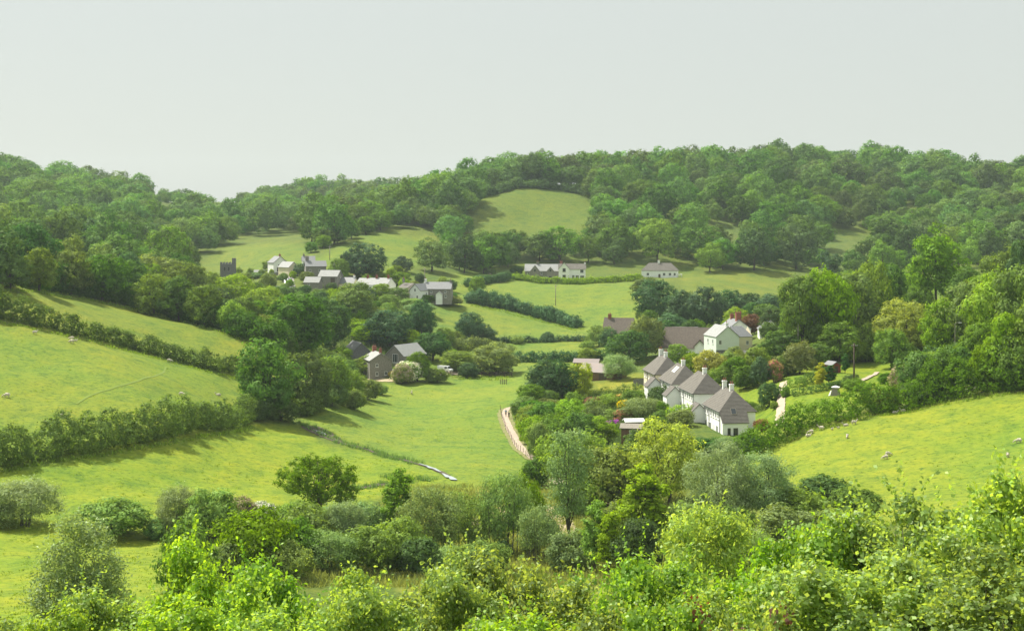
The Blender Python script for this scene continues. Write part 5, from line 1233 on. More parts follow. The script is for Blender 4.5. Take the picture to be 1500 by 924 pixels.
mb = MB(); roof_slabs(mb, 6.6, 5.0, 5.4, 8.0, 0, 1.8, 0.2, 0.15); swap(mb, 5.0, 6.6); mb.v = [(x + 5.6, y + 1.8, z) for x, y, z in mb.v]; mb.build('wing_roof', SLATE, wg)
window_on(wg, 'f', 6.6, 3.2, 0.8, 1.1, 0, 8, 1.8, 8, WHITEPAINT, 2); window_on(wg, 'f', 6.6, 0.7, 0.8, 0.8, 0, 8, 1.8, 8, WHITEPAINT, 2)
house('white_house', 'white gabled house peeping over the pale green house with red chimneys', 'house', spot(1083, 512, 415), 10, 7, 8, 6.0, 8.6, 'y', WHITE, SLATE, wins=[('f', 0, 5.0, 0.9, 1.1)], chims=[(0, 1.0, 8.0, 10.8, 1.5, BRICK, 3), (0, 6.6, 8.0, 9.9, 1.0, BRICK, 2)])
o = house('white_house', 'white gabled house with tall red chimney left of the big right wood', 'house', spot(1130, 507, 405), -6, 6.6, 9, 4.6, 7.2, 'y', WHITE, SLATE, wins=[('f', 0, 3.6, 1.1, 1.2)], chims=[(0, 5.5, 6.6, 9.3, 1.2, BRICK, 3)])
house('rusty_roof_barn', 'low barn with rusty tin roof behind the bright round tree', 'barn', spot(873, 556, 385), -32, 11, 7.5, 2.0, 4.0, 'x', WOOD, TIN, doors=[('f', 2, 2.2, 1.9, DARKWOOD)])
house('rusty_roof_shed', 'small tin roofed shed behind the dark blue green tree', 'shed', spot(858, 541, 410), -12, 7, 4, 1.9, 2.8, 'x', WOOD, TIN)
# garden buildings
house('garden_hut', 'brown wooden garden hut with felt roof left of the bright ash', 'hut', spot(925, 642, 268), -12, 3.9, 2.8, 1.9, 2.5, 'x', WOOD, GREYWOOD, wins=[('f', 0.4, 0.9, 1.6, 0.7, 3)], doors=[('l', 1.4, 0.8, 1.8, DARKWOOD)])
house('greenhouse', 'low green roofed lean to with pale top behind the garden hut', 'greenhouse', spot(930, 629, 280), 6, 3.4, 2.6, 1.5, 1.9, 'x', GREYWOOD, WHITEPAINT)
house('red_shed', 'dark red garden shed beside the dark cypress', 'shed', spot(1225, 548, 318), 24, 2.4, 2.8, 2.0, 2.7, 'y', REDPAINT, SLATE, doors=[('f', 0, 0.9, 1.8, DARKWOOD)], over=0.2)
# small tapering grey wooden hut on the lawn
h = empty('tapered_hut', hit(1224, 579), R(-20), 'small grey tapering hut with white cap on the garden lawn', 'hut')
mb = MB(); mb.faces([(-0.9,-0.9,-0.3),(0.9,-0.9,-0.3),(0.9,0.9,-0.3),(-0.9,0.9,-0.3),(-0.55,-0.55,1.5),(0.55,-0.55,1.5),(0.55,0.55,1.5),(-0.55,0.55,1.5)], [(0,1,5,4),(1,2,6,5),(2,3,7,6),(3,0,4,7),(4,5,6,7)]); mb.build('body', GREYWOOD, h)
mb = MB(); mb.slab([(-0.75,-0.75,1.62),(0.75,-0.75,1.62),(0.75,0.75,1.62),(-0.75,0.75,1.62)], 0.1); mb.faces([(-0.7,-0.7,1.622),(0.7,-0.7,1.622),(0.7,0.7,1.622),(-0.7,0.7,1.622),(0,0,1.9)], [(0,1,4),(1,2,4),(2,3,4),(3,0,4)]); mb.build('cap', WHITEPAINT, h)
mb = MB(); mb.slab([(-1.35,-0.7,-0.15),(-0.95,-0.95,0.1),(-0.72,-0.62,1.0),(-0.9,-0.4,0.9)], 0.06); mb.build('side_board', WHITEPAINT, h)
# a red gate and a red bin by the nearest house
x, y, z = spot(1037, 641, 279); mb = MB(); mb.box(-0.7, 0.7, -0.03, 0.03, -0.6, 1.5); mb.box(-0.75, -0.62, -0.06, 0.06, -0.6, 1.6); mb.box(0.62, 0.75, -0.06, 0.06, -0.6, 1.6)
tag(mb.build('garden_gate', REDPAINT, None, (x, y, z)), 'dark red garden gate in front of the nearest white house', 'gate')
x, y, z = spot(1099, 641, 277); mb = MB(); mb.faces([(-0.3,-0.3,-0.4),(0.3,-0.3,-0.4),(0.3,0.3,-0.4),(-0.3,0.3,-0.4),(-0.36,-0.38,1.0),(0.36,-0.38,1.0),(0.36,0.38,1.0),(-0.36,0.38,1.0)], [(0,1,5,4),(1,2,6,5),(2,3,7,6),(3,0,4,7)]); mb.slab([(-0.4,-0.42,1.0),(0.4,-0.42,1.0),(0.4,0.42,1.12),(-0.4,0.42,1.12)], 0.06)
tag(mb.build('wheelie_bin', CLAY, None, (x, y, z)), 'reddish bin at the right corner of the nearest white house', 'bin')
# ------------------------------------------------------------------ path, street, stream
def ribbon(name, pts, widths, mat, lift=0.14, ymin=125, div=4, sub=14):
    W_ = [hit(px, py, ymin)[:2] for px, py in pts]; P = np.array(W_); n = (len(P) - 1) * sub + 1
    t = np.linspace(0, len(P) - 1, n)
    # smooth centre line
    def cr(a):
        i = np.clip(t.astype(int), 0, len(P) - 2); f = t - i
        p0, p1, p2, p3 = a[np.maximum(i - 1, 0)], a[i], a[i + 1], a[np.minimum(i + 2, len(P) - 1)]
        return 0.5 * (2 * p1 + (p2 - p0) * f + (2 * p0 - 5 * p1 + 4 * p2 - p3) * f ** 2 + (3 * p1 - p0 - 3 * p2 + p3) * f ** 3)
    x, y = cr(P[:, 0]), cr(P[:, 1]); w = np.interp(t, range(len(P)), widths)
    dx, dy = np.gradient(x), np.gradient(y); l = np.hypot(dx, dy) + 1e-9; nx, ny = -dy / l, dx / l
    rg = np.random.default_rng(len(pts)); w = w * (1 + 0.08 * rg.normal(size=n))
    V = []
    for k in range(div + 1):
        s = (k / div - 0.5) * w; X, Yy = x + nx * s, y + ny * s; V.append(np.stack([X, Yy, gz(X, Yy) + lift], -1))
    V = np.stack(V, 1).reshape(-1, 3); idx = np.arange(len(V)).reshape(n, div + 1)
    Q = np.stack([idx[:-1, :-1], idx[:-1, 1:], idx[1:, 1:], idx[1:, :-1]], -1).reshape(-1, 4)
    return tag(link(name, np_mesh(name, V, Q, [mat], smooth=True)), kind='structure')
GRAVEL = surf_mat('pale_gravel', (0.44, 0.355, 0.275), (0.33, 0.265, 0.20), 1.2, 0.95, 0.3, 12)
SAND = surf_mat('dry_sandy_earth', (0.42, 0.33, 0.22), (0.27, 0.24, 0.12), 0.5, 0.95, 0.3, 8)
ASPHALT = surf_mat('worn_road', (0.26, 0.235, 0.215), (0.19, 0.175, 0.16), 0.6, 0.9, 0.2, 10)
EARTH = surf_mat('dark_bank_earth', (0.10, 0.075, 0.05), (0.045, 0.04, 0.026), 1.5, 0.95, 0.4, 6)
STUBBLE = surf_mat('dry_grass_verge', (0.24, 0.22, 0.08), (0.13, 0.15, 0.04), 1.0, 0.95, 0.4, 8)
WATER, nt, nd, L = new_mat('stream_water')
b = N(nt, 'ShaderNodeBsdfPrincipled', i_Roughness=0.22); b.inputs['Base Color'].default_value = (0.34, 0.38, 0.38, 1); b.inputs['Specular IOR Level'].default_value = 0.9; b.inputs['IOR'].default_value = 1.6  # pale base colour paints in the bright sky glint on the water
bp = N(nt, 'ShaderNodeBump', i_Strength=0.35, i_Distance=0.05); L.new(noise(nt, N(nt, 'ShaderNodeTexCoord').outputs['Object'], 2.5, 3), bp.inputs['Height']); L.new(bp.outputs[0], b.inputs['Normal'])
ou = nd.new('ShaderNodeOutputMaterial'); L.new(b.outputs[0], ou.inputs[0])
PATHPTS = [(752,597),(741,602),(740,612),(746,628),(754,643),(764,658),(777,669),(792,677),(802,688),(812,702),(830,714),(856,722),(882,738),(890,752)]
ribbon('path_verge', PATHPTS, [2.2] + [3.4] * 13, STUBBLE, 0.10)
ribbon('path', PATHPTS, [1.2, 1.4, 1.5, 1.6, 1.7, 1.8, 1.8, 2.0, 2.0, 2.0, 2.0, 2.0, 2.0, 2.0], GRAVEL, 0.18)
ribbon('sandy_ground', [(700,775),(740,755),(775,748),(800,770),(830,800)], [3, 7, 9, 8, 5], SAND, 0.12)
ribbon('garden_path', [(1142,622),(1143,605),(1144,590),(1145,575),(1148,560)], [1.7] * 5, GRAVEL, 0.2)
ribbon('garden_track', [(1285,546),(1275,552),(1262,558),(1248,563)], [1.0] * 4, GRAVEL, 0.2)
ribbon('street', [(426,432),(425,424),(424,416),(423,408),(424,402)], [4.6, 4.6, 4.2, 4.2, 4.0], ASPHALT, 0.12)
ribbon('stream_bank', [(452,624),(466,632),(484,641),(500,649),(540,660),(580,671),(615,681),(640,690),(655,697),(668,704)], [4, 5, 4, 1.2, 0.8, 0.8, 0.8, 0.9, 1.0, 0.4], EARTH, 0.10)
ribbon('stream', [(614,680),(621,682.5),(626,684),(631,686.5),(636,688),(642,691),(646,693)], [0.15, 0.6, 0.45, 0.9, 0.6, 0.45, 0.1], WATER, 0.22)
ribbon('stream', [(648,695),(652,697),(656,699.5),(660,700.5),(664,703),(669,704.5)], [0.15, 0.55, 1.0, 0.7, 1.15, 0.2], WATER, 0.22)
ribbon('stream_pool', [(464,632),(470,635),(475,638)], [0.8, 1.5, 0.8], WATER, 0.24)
ribbon('ditch', [(500,716),(540,713),(575,709),(604,704)], [1.2, 1.5, 1.5, 1.0], EARTH, 0.10)
TRACK = surf_mat('trodden_grass', (0.142, 0.205, 0.014), (0.125, 0.185, 0.014), 2.0, 0.95, 0.3, 8)
ribbon('sheep_track', [(112,592),(140,577),(170,567),(205,558),(235,548),(243,538)], [0.4] * 6, TRACK, 0.07)
ribbon('farm_yard', [(545,556),(565,558),(585,558),(602,557)], [4, 5, 5, 3], SAND, 0.14)
ribbon('farm_track', [(640,548),(655,548),(672,547)], [3, 4, 3], GRAVEL, 0.14)

# ------------------------------------------------------------------ rough herbage that nobody could count
def herbage(name, label, V, T, mats, midx=None):
    me = np_mesh(name, V, np.arange(len(V)).reshape(-1, 4), mats, {'tone': ('POINT', 'FLOAT', T)})
    return tag(link(name, me), label, 'grass', kind='stuff')
def tufts(rg, X, Y, h, spread, per, wid):
    n = len(X); Z = gz(X, Y); B = np.stack([X, Y, Z], -1)
    b = (B[:, None] + np.concatenate([rg.normal(size=(n, per, 2)) * spread[:, None, None], np.zeros((n, per, 1))], -1)).reshape(-1, 3)
    hh = (h[:, None] * (0.6 + 0.7 * rg.random((n, per)))).reshape(-1, 1); a = rg.uniform(0, 6.28, n * per); d = np.stack([np.cos(a), np.sin(a), np.zeros_like(a)], -1)
    lean = rg.normal(size=(n * per, 3)) * 0.35; lean[:, 2] = 1; w = wid * (0.6 + 0.8 * rg.random((n * per, 1)))
    V = np.stack([b - d * w, b + d * w, b + d * w * 0.25 + lean * hh, b - d * w * 0.25 + lean * hh], 1).reshape(-1, 3)
    return V, np.repeat(rg.random(n * per), 4)
LM['tussock'] = leaf_mat('tussock_grass', (0.078, 0.118, 0.012), tmix=0.45, hvar=0.006)
LM['reed'] = leaf_mat('bank_reed', (0.058, 0.098, 0.026), tmix=0.35)
LM['straw'] = leaf_mat('straw_grass', (0.092, 0.112, 0.026), tmix=0.4, hvar=0.004)
rg = np.random.default_rng(21)
X, Yv = [], []
for poly, nn in ((FIELDS['lower_left'][0], 6500), (FIELDS['valley'][0], 1500), (FIELDS['left_pasture'][0], 1300), (FIELDS['right_pasture'][0], 1300)):
    k = 0
    P = np.array(poly, float)
    while k < nn:
        px = rg.uniform(max(-20, P[:, 0].min()), min(1520, P[:, 0].max())); py = rg.uniform(P[:, 1].min(), P[:, 1].max())
        k += 1
        if inpoly(np.array([px]), np.array([py]), poly)[0]:
            x, y, z = hit(px, py)
            if rg.random() > 0.5 + 0.5 * math.sin(x * 0.21 + 2 * math.sin(y * 0.06)) * math.sin(y * 0.13 + 1.3 * math.sin(x * 0.05)): continue
            X.append(x + rg.normal()); Yv.append(y + rg.normal())
X, Yv = np.array(X), np.array(Yv)
V, T = tufts(rg, X, Yv, rg.uniform(0.05, 0.20, len(X)) * rg.uniform(0.5, 1.2, len(X)), rg.uniform(0.10, 0.5, len(X)), 9, 0.045)
herbage('grass_tussocks', 'darker rough tufts scattered through the pasture grass', V, T, [LM['tussock']])
def along_tufts(paths, dens, halfw, h, per, wid):
    X, Y = [], []
    for pts in paths:
        P = np.array([hit(px, py)[:2] for px, py in pts])
        for i in range(len(P) - 1):
            n = int(np.linalg.norm(P[i + 1] - P[i]) * dens); t = rg.random(n)[:, None]; q = P[i] + (P[i + 1] - P[i]) * t
            d = (P[i + 1] - P[i]) / np.linalg.norm(P[i + 1] - P[i]); s = rg.uniform(0.45, 1, n) * rg.choice([-1, 1], n) * halfw
            X += list(q[:, 0] - d[1] * s); Y += list(q[:, 1] + d[0] * s)
    X, Y = np.array(X), np.array(Y)
    return tufts(rg, X, Y, rg.uniform(*h, len(X)), rg.uniform(0.15, 0.4, len(X)), per, wid)
V, T = along_tufts([[(430,620),(452,624),(466,632),(484,641),(500,649),(540,660),(580,671),(612,680)], [(560,700),(600,700),(640,704)], [(495,717),(540,714),(575,710),(604,705)], [(400,757),(430,742),(470,738)]], 5, 1.3, (0.25, 0.8), 12, 0.05)
V2, T2 = along_tufts([[(-20,690),(60,676),(120,666),(180,654),(240,644),(300,632),(366,620)], [(0,470),(50,480),(100,493),(150,504),(200,516),(260,532),(310,545),(362,554)], [(0,422),(100,434),(160,445),(220,458),(280,474),(340,491),(400,512)],
    [(1092,672),(1120,660),(1160,638),(1200,626),(1250,615),(1300,606),(1345,600),(1392,590),(1440,580),(1520,572)], [(690,448),(720,453),(750,459),(790,469),(820,476),(848,484)], [(664,554),(700,554),(746,555)]], 5, 2.2, (0.2, 0.6), 10, 0.06)
herbage('verge_grass', 'long uncut grass along the feet of the hedges and fences', V2, T2, [LM['tussock']])
herbage('bank_reeds', 'dark reeds and rank grass along the stream banks', V, T, [LM['reed']])
X, Yv = [], []
for k in range(9000):
    px = rg.uniform(380, 1000); py = rg.uniform(705, 860)
    if py > 712 + 0.00 * px and (px > 560 or py > 760):
        x, y, z = hit(px, py)
        if y > 130: X.append(x); Yv.append(y)
V, T = tufts(rg, np.array(X), np.array(Yv), rg.uniform(0.3, 0.8, len(X)), rg.uniform(0.2, 0.5, len(X)), 10, 0.05)
herbage('straw_grass', 'tall straw coloured grass between the scrub bushes', V, T, [LM['straw']])
X, Yv = [], []
for k in range(5200):
    px = rg.uniform(740, 980); py = rg.uniform(575, 700)
    if px < 740 + (py - 560) * 0.45 + 14: continue
    x, y, z = hit(px, py); X.append(x); Yv.append(y)
for k in range(5500):
    px = rg.uniform(380, 720); py = rg.uniform(425, 545)
    if inpoly(np.array([px]), np.array([py]), FIELDS['middle_fields'][0])[0] or py > 560 - abs(px - 560) * 0.12: continue
    x, y, z = hit(px, py); X.append(x); Yv.append(y)
V, T = tufts(rg, np.array(X), np.array(Yv), rg.uniform(0.4, 1.3, len(X)), rg.uniform(0.3, 0.7, len(X)), 10, 0.10)
herbage('ground_scrub', 'low rank herbage under the bushes of the gardens and the valley slope', V, T, [LM['reed']])

# ------------------------------------------------------------------ poles, posts and fences
def pole(name, label, px, pb, pt, r=0.13, arm=True, Y=None, mat=DARKWOOD, group=None):
    x, y, z = hit(px, pb) if Y is None else at(px, Y); H = -(pt - HZ) * y / F - z
    o = empty(name, (x, y, z), R(12), label, 'pole', group)
    mb = MB(); mb.tube([(0, 0, -0.6), (0, 0, H * 0.5), (0.02, 0, H)], [r * 1.15, r, r * 0.78], 8); mb.build('post', mat, o, smooth=True)
    if arm:
        mb = MB(); mb.box(-0.7, 0.7, -r - 0.09, -r, H - 0.55, H - 0.43); ao = mb.build('cross_arm', mat, o)
        mb = MB()
        for q in (-0.6, -0.3, 0.3, 0.6): mb.tube([(q, -r - 0.045, H - 0.428), (q, -r - 0.045, H - 0.28)], [0.05, 0.03], 6)
        mb.build('insulators', WHITEPAINT, ao)
    return o
pole('telegraph_pole', 'tall brown telegraph pole standing on the garden lawn', 1251, 566, 503, 0.17)
pole('telegraph_pole', 'thin pole in front of the big right wood above the gardens', 1169, 520, 470, 0.10, True, 345, GREYWOOD)
pole('telegraph_pole', 'grey pole standing in the upper middle field', 814, 448, 417, 0.15, True, None, GREYWOOD)
pole('telegraph_pole', 'pole on the spur field edge above the village', 483, 383, 360, 0.16, True, 640, GREYWOOD)
pole('telegraph_pole', 'pole behind the slate roofed stone house', 622, 414, 392, 0.15, True, 590, GREYWOOD)
for px, pt, lab in ((1399, 474, 'left street lamp with curved arm before the right wood'), (1417, 484, 'right plain lamp post before the right wood')):
    x, y, z = at(px, 292); H = -(pt - HZ) * y / F - z
    o = empty('street_lamp', (x, y, z), 0, lab, 'street lamp')
    mb = MB(); mb.tube([(0, 0, -0.5), (0, 0, H)], [0.10, 0.07], 8); mb.build('post', GREYWOOD, o)
    mb = MB(); mb.tube([(0, 0, H - 0.02), (0.25, 0, H + 0.18), (0.8, 0, H + 0.2)], [0.05, 0.045, 0.04], 6); mb.build('arm', GREYWOOD, o)
    mb = MB(); mb.box(0.75, 1.35, -0.12, 0.12, H + 0.12, H + 0.25); mb.build('lamp_head', WHITEPAINT, o)
def fence(label, pts, h, gap, rails, mat=GREYWOOD, ymin=125, pr=0.06, name='fence', wire=False):
    W_ = np.array([hit(px, py, ymin) for px, py in pts]); seg = np.linalg.norm(np.diff(W_[:, :2], axis=0), axis=1); cum = np.concatenate([[0], np.cumsum(seg)])
    n = max(2, int(cum[-1] / gap) + 1); s = np.linspace(0, cum[-1], n); x = np.interp(s, cum, W_[:, 0]); y = np.interp(s, cum, W_[:, 1]); z = gz(x, y)
    o = empty(name, (x[0], y[0], z[0]), 0, label, 'fence')
    rr = random.Random(n)
    for i in range(n):
        mb = MB(); hh = h * rr.uniform(0.95, 1.08); mb.tube([(x[i] - x[0], y[i] - y[0], z[i] - z[0] - 0.3), (x[i] - x[0] + rr.uniform(-.04, .04), y[i] - y[0], z[i] - z[0] + hh)], [pr, pr * 0.95], 6); mb.build('post', mat, o)
    for k in range(rails):
        mb = MB(); zz = h * (0.92 - 0.3 * k) if rails < 4 else h * (0.92 - 0.22 * k)
        mb.tube([(x[i] - x[0], y[i] - y[0] - pr * 0.9, z[i] - z[0] + zz) for i in range(n)], [0.012 if wire else max(0.05, pr * 0.75)] * n, 4); mb.build('wire' if wire else 'rail', mat, o)
fence('long post and rail fence along the far end of the valley meadow', [(660,550.5),(700,550.5),(750,551.5)], 1.4, 2.2, 3, DARKWOOD, pr=0.1)
fence('post and wire fence between the meadow and the valley path', [(733,601),(735,612),(741,630),(749,645),(759,660),(772,671),(786,679)], 1.15, 3.4, 2, DARKWOOD, pr=0.05, wire=True)
fence('broken timber fence on the bank left of the farm', [(470,522),(482,527),(496,533)], 1.2, 2.2, 2)
fence('short timber hurdle at the far right corner of the valley meadow', [(733,563),(742,563)], 1.5, 0.9, 3, DARKWOOD, pr=0.09, name='hurdle')
fence('fence dividing the fields beside the long grey house', [(716,403),(726,410),(733,415)], 1.2, 2.6, 2)
def wall_thing(label, pts, h, t=0.5, mat=FLINT, ymin=125):
    W_ = np.array([hit(px, py, ymin) for px, py in pts]); mb = MB(); o0 = W_[0]
    for i in range(len(W_) - 1):
        a, b_ = W_[i] - o0, W_[i + 1] - o0; d = b_ - a; nn = np.array([-d[1], d[0], 0]); nn = nn / np.linalg.norm(nn) * t / 2
        lo = np.array([0, 0, -0.8]); hi = np.array([0, 0, h])
        mb.faces([a - nn + lo, b_ - nn + lo, b_ + nn + lo, a + nn + lo, a - nn + hi, b_ - nn + hi, b_ + nn + hi, a + nn + hi], [(0,1,5,4),(1,2,6,5),(2,3,7,6),(3,0,4,7),(4,5,6,7)])
    return tag(mb.build('stone_wall', mat, None, tuple(o0)), label, 'wall')
wall_thing('dark garden wall beside the farthest white house', [(928,566),(947,564)], 1.8, 0.3)
wall_thing('upper churchyard wall left of the village street', [(367,409),(385,406),(402,404),(412,402)], 1.3)
wall_thing('lower churchyard wall left of the village street', [(380,416),(396,413),(410,409)], 1.3)
wall_thing('pale wall bordering the village street', [(416,412),(419,422)], 1.2, 0.4, WHITE)
wall_thing('stone wall beneath the pale green house', [(1088,522),(1106,521)], 1.6, 0.4)

# ------------------------------------------------------------------ skinned bodies
def skinned(name, joints, edges, mats, sub=1, root=0, face_fn=None):
    me = bpy.data.meshes.new(name + '_sk'); me.from_pydata([j[0] for j in joints], edges, [])
    ob = bpy.data.objects.new(name + '_sk', me); COL.objects.link(ob)
    md = ob.modifiers.new('s', 'SKIN'); md.use_smooth_shade = True
    for i, j in enumerate(joints):
        r = j[1]; me.skin_vertices[0].data[i].radius = (r, r) if not isinstance(r, tuple) else r
        me.skin_vertices[0].data[i].use_root = (i == root)
    s = ob.modifiers.new('u', 'SUBSURF'); s.levels = sub; s.render_levels = sub
    dg = bpy.context.evaluated_depsgraph_get(); dg.update()
    out = bpy.data.meshes.new_from_object(ob.evaluated_get(dg)); out.name = name
    bpy.data.objects.remove(ob); bpy.data.meshes.remove(me)
    out.materials.clear()
    for m in mats: out.materials.append(m)
    if face_fn:
        for p in out.polygons: p.material_index = face_fn(p.center)
    return out
WOOL = surf_mat('sheep_wool', (0.66, 0.60, 0.50), (0.50, 0.44, 0.35), 9, 1.0, 0.8, 25)
FACE = surf_mat('sheep_face', (0.46, 0.40, 0.33), (0.36, 0.30, 0.25), 9, 0.9)
def sheep_mesh(name, graze, lying):
    H = 0.62 if not lying else 0.30
    hz_ = 0.16 if graze else H + 0.42; hx = 0.92 if graze else 0.78
    J = [((-0.05, 0, H), (0.27, 0.30)), ((-0.42, 0, H - 0.01), (0.22, 0.25)), ((0.32, 0, H + 0.01), (0.23, 0.26)), ((0.52, 0, H + 0.06 if not graze else H - 0.06), 0.13),
         ((hx - 0.12, 0, (hz_ + H) / 2 if graze else hz_ - 0.08), 0.10), ((hx, 0, hz_ + 0.05), 0.085), ((hx + (0.10 if graze else 0.17), 0, hz_ - (0.08 if graze else 0.03)), 0.05),
         ((-0.58, 0, H + 0.02), 0.06), ((-0.64, 0, H - 0.18), 0.035)]
    E = [(0, 1), (0, 2), (2, 3), (3, 4), (4, 5), (5, 6), (1, 7), (7, 8)]
    for sx, pv in ((-0.38, 1), (0.34, 2)):
        for sy in (-1, 1):
            k = len(J)
            if lying: J += [((sx, sy * 0.2, H - 0.16), 0.08), ((sx + 0.2, sy * 0.24, 0.06), 0.045)]; E += [(pv, k), (k, k + 1)]
            else: J += [((sx, sy * 0.13, H - 0.22), 0.085), ((sx - 0.02, sy * 0.13, 0.22), 0.045), ((sx, sy * 0.13, 0.0), 0.04)]; E += [(pv, k), (k, k + 1), (k + 1, k + 2)]
    for sy in (-1, 1):
        k = len(J); J.append(((hx - 0.06, sy * 0.15, hz_ + 0.09), 0.035)); E.append((5, k))
    return skinned(name, J, E, [WOOL, FACE], 1, 0, lambda c: 1 if (c.x > hx - 0.10) or c.z < H - 0.34 else 0)
SHEEP = {'graze': sheep_mesh('grazing_sheep', True, False), 'stand': sheep_mesh('standing_sheep', False, False), 'lie': sheep_mesh('lying_sheep', False, True)}
FLOCK = [ # px, py, pose, heading deg, size, label
 (1297,673,'graze',200,1.15,'white sheep grazing just left of its neighbour in the open right pasture'),
 (1301,668,'graze',20,1.2,'sheep grazing behind its neighbour in the open right pasture'),
 (1476,670,'graze',80,1.2,'sheep grazing above the tallest near shrub at the right'),
 (1492,649,'graze',170,1.2,'sheep near the right edge of the right pasture'),
 (1241,642,'graze',250,1.1,'lone sheep in the left part of the right pasture'),
 (1184,640,'lie',10,1.2,'pale sheep lying below another at the shaded hedge corner'),
 (1188,635,'graze',190,1.15,'greyish sheep behind the lying one at the hedge corner'),
 (1203,630,'stand',170,1.2,'standing sheep under the hedge right of the hedge corner'),
 (1219,630,'stand',40,0.65,'small lamb under the hedge next to another lamb'),
 (1228,628,'stand',200,0.65,'small lamb right of the other lamb under the hedge'),
 (1239,624,'lie',180,1.15,'left sheep of a pair resting in the hedge shade'),
 (1251,622,'stand',10,1.2,'right sheep of a pair in the hedge shade'),
 (1311,606,'lie',0,1.15,'left sheep of the lower pair in shade under the long hedge'),
 (1323,603,'lie',170,1.1,'right sheep of the lower pair in shade under the long hedge'),
 (1360,592,'lie',90,1.1,'left sheep of the pair under the tall dark bush'),
 (1371,587,'graze',10,1.2,'right sheep of the pair under the tall dark bush'),
 (1415,575,'stand',190,1.1,'left sheep of the highest pair in the right pasture'),
 (1430,573,'graze',0,1.25,'right sheep of the highest pair in the right pasture'),
 (10,583,'graze',180,1.35,'sheep at the left picture edge in the left pasture'),
 (51,490,'stand',30,1.2,'single sheep highest in the left pasture'),
 (105,498,'graze',200,1.2,'upper sheep of the three near the middle hedge'),
 (105,503,'graze',170,1.3,'lower left sheep of the three near the middle hedge'),
 (111,501,'stand',20,0.8,'lamb right of the two sheep near the middle hedge'),
 (248,531,'graze',10,1.3,'sheep below the middle hedge in the left pasture'),
 (91,611,'lie',90,1.3,'sheep resting just above the left lower hedge'),
 (266,580,'graze',0,1.3,'left sheep of two behind the lower hedge'),
 (320,580,'lie',180,1.3,'right sheep of two behind the lower hedge'),
 (889,556,'lie',20,1.5,'white sheep lying on the sloping lawn by the rusty barn'),
 (603,578,'stand',90,1.3,'white sheep drinking at the stream head below the farm'),
]
for px, py, pose, hd, s, lab in FLOCK:
    x, y, z = hit(px, py); o = link('sheep', SHEEP[pose], None, (x, y, z - 0.01)); o.rotation_euler = (0, 0, R(hd)); o.scale = (s * 0.7,) * 3; tag(o, lab, 'sheep', 'sheep in the pastures')
# ------------------------------------------------------------------ two walkers
SKIN = surf_mat('skin', (0.52, 0.34, 0.25), (0.46, 0.29, 0.21), 6, 0.7)
def cloth(n, c): return surf_mat(n, c, tuple(x * 0.8 for x in c), 8, 0.9)
def walker(label, px, py, hd, H, shirt, shorts, hair):
    x, y, z = hit(px, py); o = empty('person', (x, y, z + 0.1), R(hd), label, 'person'); s = H / 1.75
    def S(L_): return [(tuple(c * s for c in p), r * s if not isinstance(r, tuple) else tuple(q * s for q in r)) for p, r in L_]
    J = [((0, 0, 0.93), (0.15, 0.11)), ((0, 0, 1.12), (0.14, 0.10)), ((0, 0, 1.34), (0.17, 0.11)), ((0, 0, 1.48), 0.06), ((0, 0.01, 1.58), (0.075, 0.085)), ((0, 0.015, 1.67), (0.08, 0.09)), ((0, 0.01, 1.735), 0.05)]
    E = [(0, 1), (1, 2), (2, 3), (3, 4), (4, 5), (5, 6)]
    for sx, st in ((-1, 0.24), (1, -0.2)):
        k = len(J)
        J += [((sx * 0.10, 0, 0.86), 0.095), ((sx * 0.10, st * 0.6, 0.48), 0.062), ((sx * 0.10, st * 0.75 - 0.06, 0.09), 0.042), ((sx * 0.11, st * 0.75 + 0.1, 0.03), 0.036)]
        E += [(0, k), (k, k + 1), (k + 1, k + 2), (k + 2, k + 3)]
        k = len(J)
        J += [((sx * 0.19, 0, 1.40), 0.062), ((sx * 0.24, -st * 0.4, 1.12), 0.045), ((sx * 0.25, -st * 0.7 + 0.05, 0.88), 0.034), ((sx * 0.25, -st * 0.7 + 0.08, 0.80), 0.036)]
        E += [(2, k), (k, k + 1), (k + 1, k + 2), (k + 2, k + 3)]
    link('body', skinned('body', S(J), E, [SKIN], 1), o)
    JS = [((0, 0, 0.95), (0.175, 0.135)), ((0, 0, 1.14), (0.165, 0.125)), ((0, 0, 1.36), (0.195, 0.135)), ((0, 0, 1.45), 0.085)]; ES = [(0, 1), (1, 2), (2, 3)]
    JP = [((0, 0, 0.98), (0.17, 0.13)), ((0, 0, 0.90), (0.165, 0.13))]; EP = [(0, 1)]
    for sx, st in ((-1, 0.24), (1, -0.2)):
        k = len(JS); JS += [((sx * 0.19, 0, 1.40), 0.08), ((sx * 0.22, -st * 0.25, 1.22), 0.068)]; ES += [(2, k), (k, k + 1)]
        k = len(JP); JP += [((sx * 0.10, 0, 0.84), 0.115), ((sx * 0.10, st * 0.5, 0.55), 0.085)]; EP += [(1, k), (k, k + 1)]
    link('shirt', skinned('shirt', S(JS), ES, [cloth('shirt_cloth', shirt)], 1), o)
    link('shorts', skinned('shorts', S(JP), EP, [cloth('shorts_cloth', shorts)], 1), o)
    link('hair', skinned('hair', S([((0, -0.02, 1.66), (0.088, 0.098)), ((0, -0.01, 1.74), 0.07)]), [(0, 1)], [cloth('hair_cloth', hair)], 1), o)
walker('walker in a pale blue shirt and dark shorts on the valley path', 741, 611, 180, 1.8, (0.28, 0.42, 0.60), (0.05, 0.06, 0.08), (0.06, 0.04, 0.03))
walker('shorter walker in dark clothes on the valley path', 745.5, 614, 180, 1.62, (0.05, 0.05, 0.07), (0.06, 0.06, 0.08), (0.10, 0.07, 0.04))
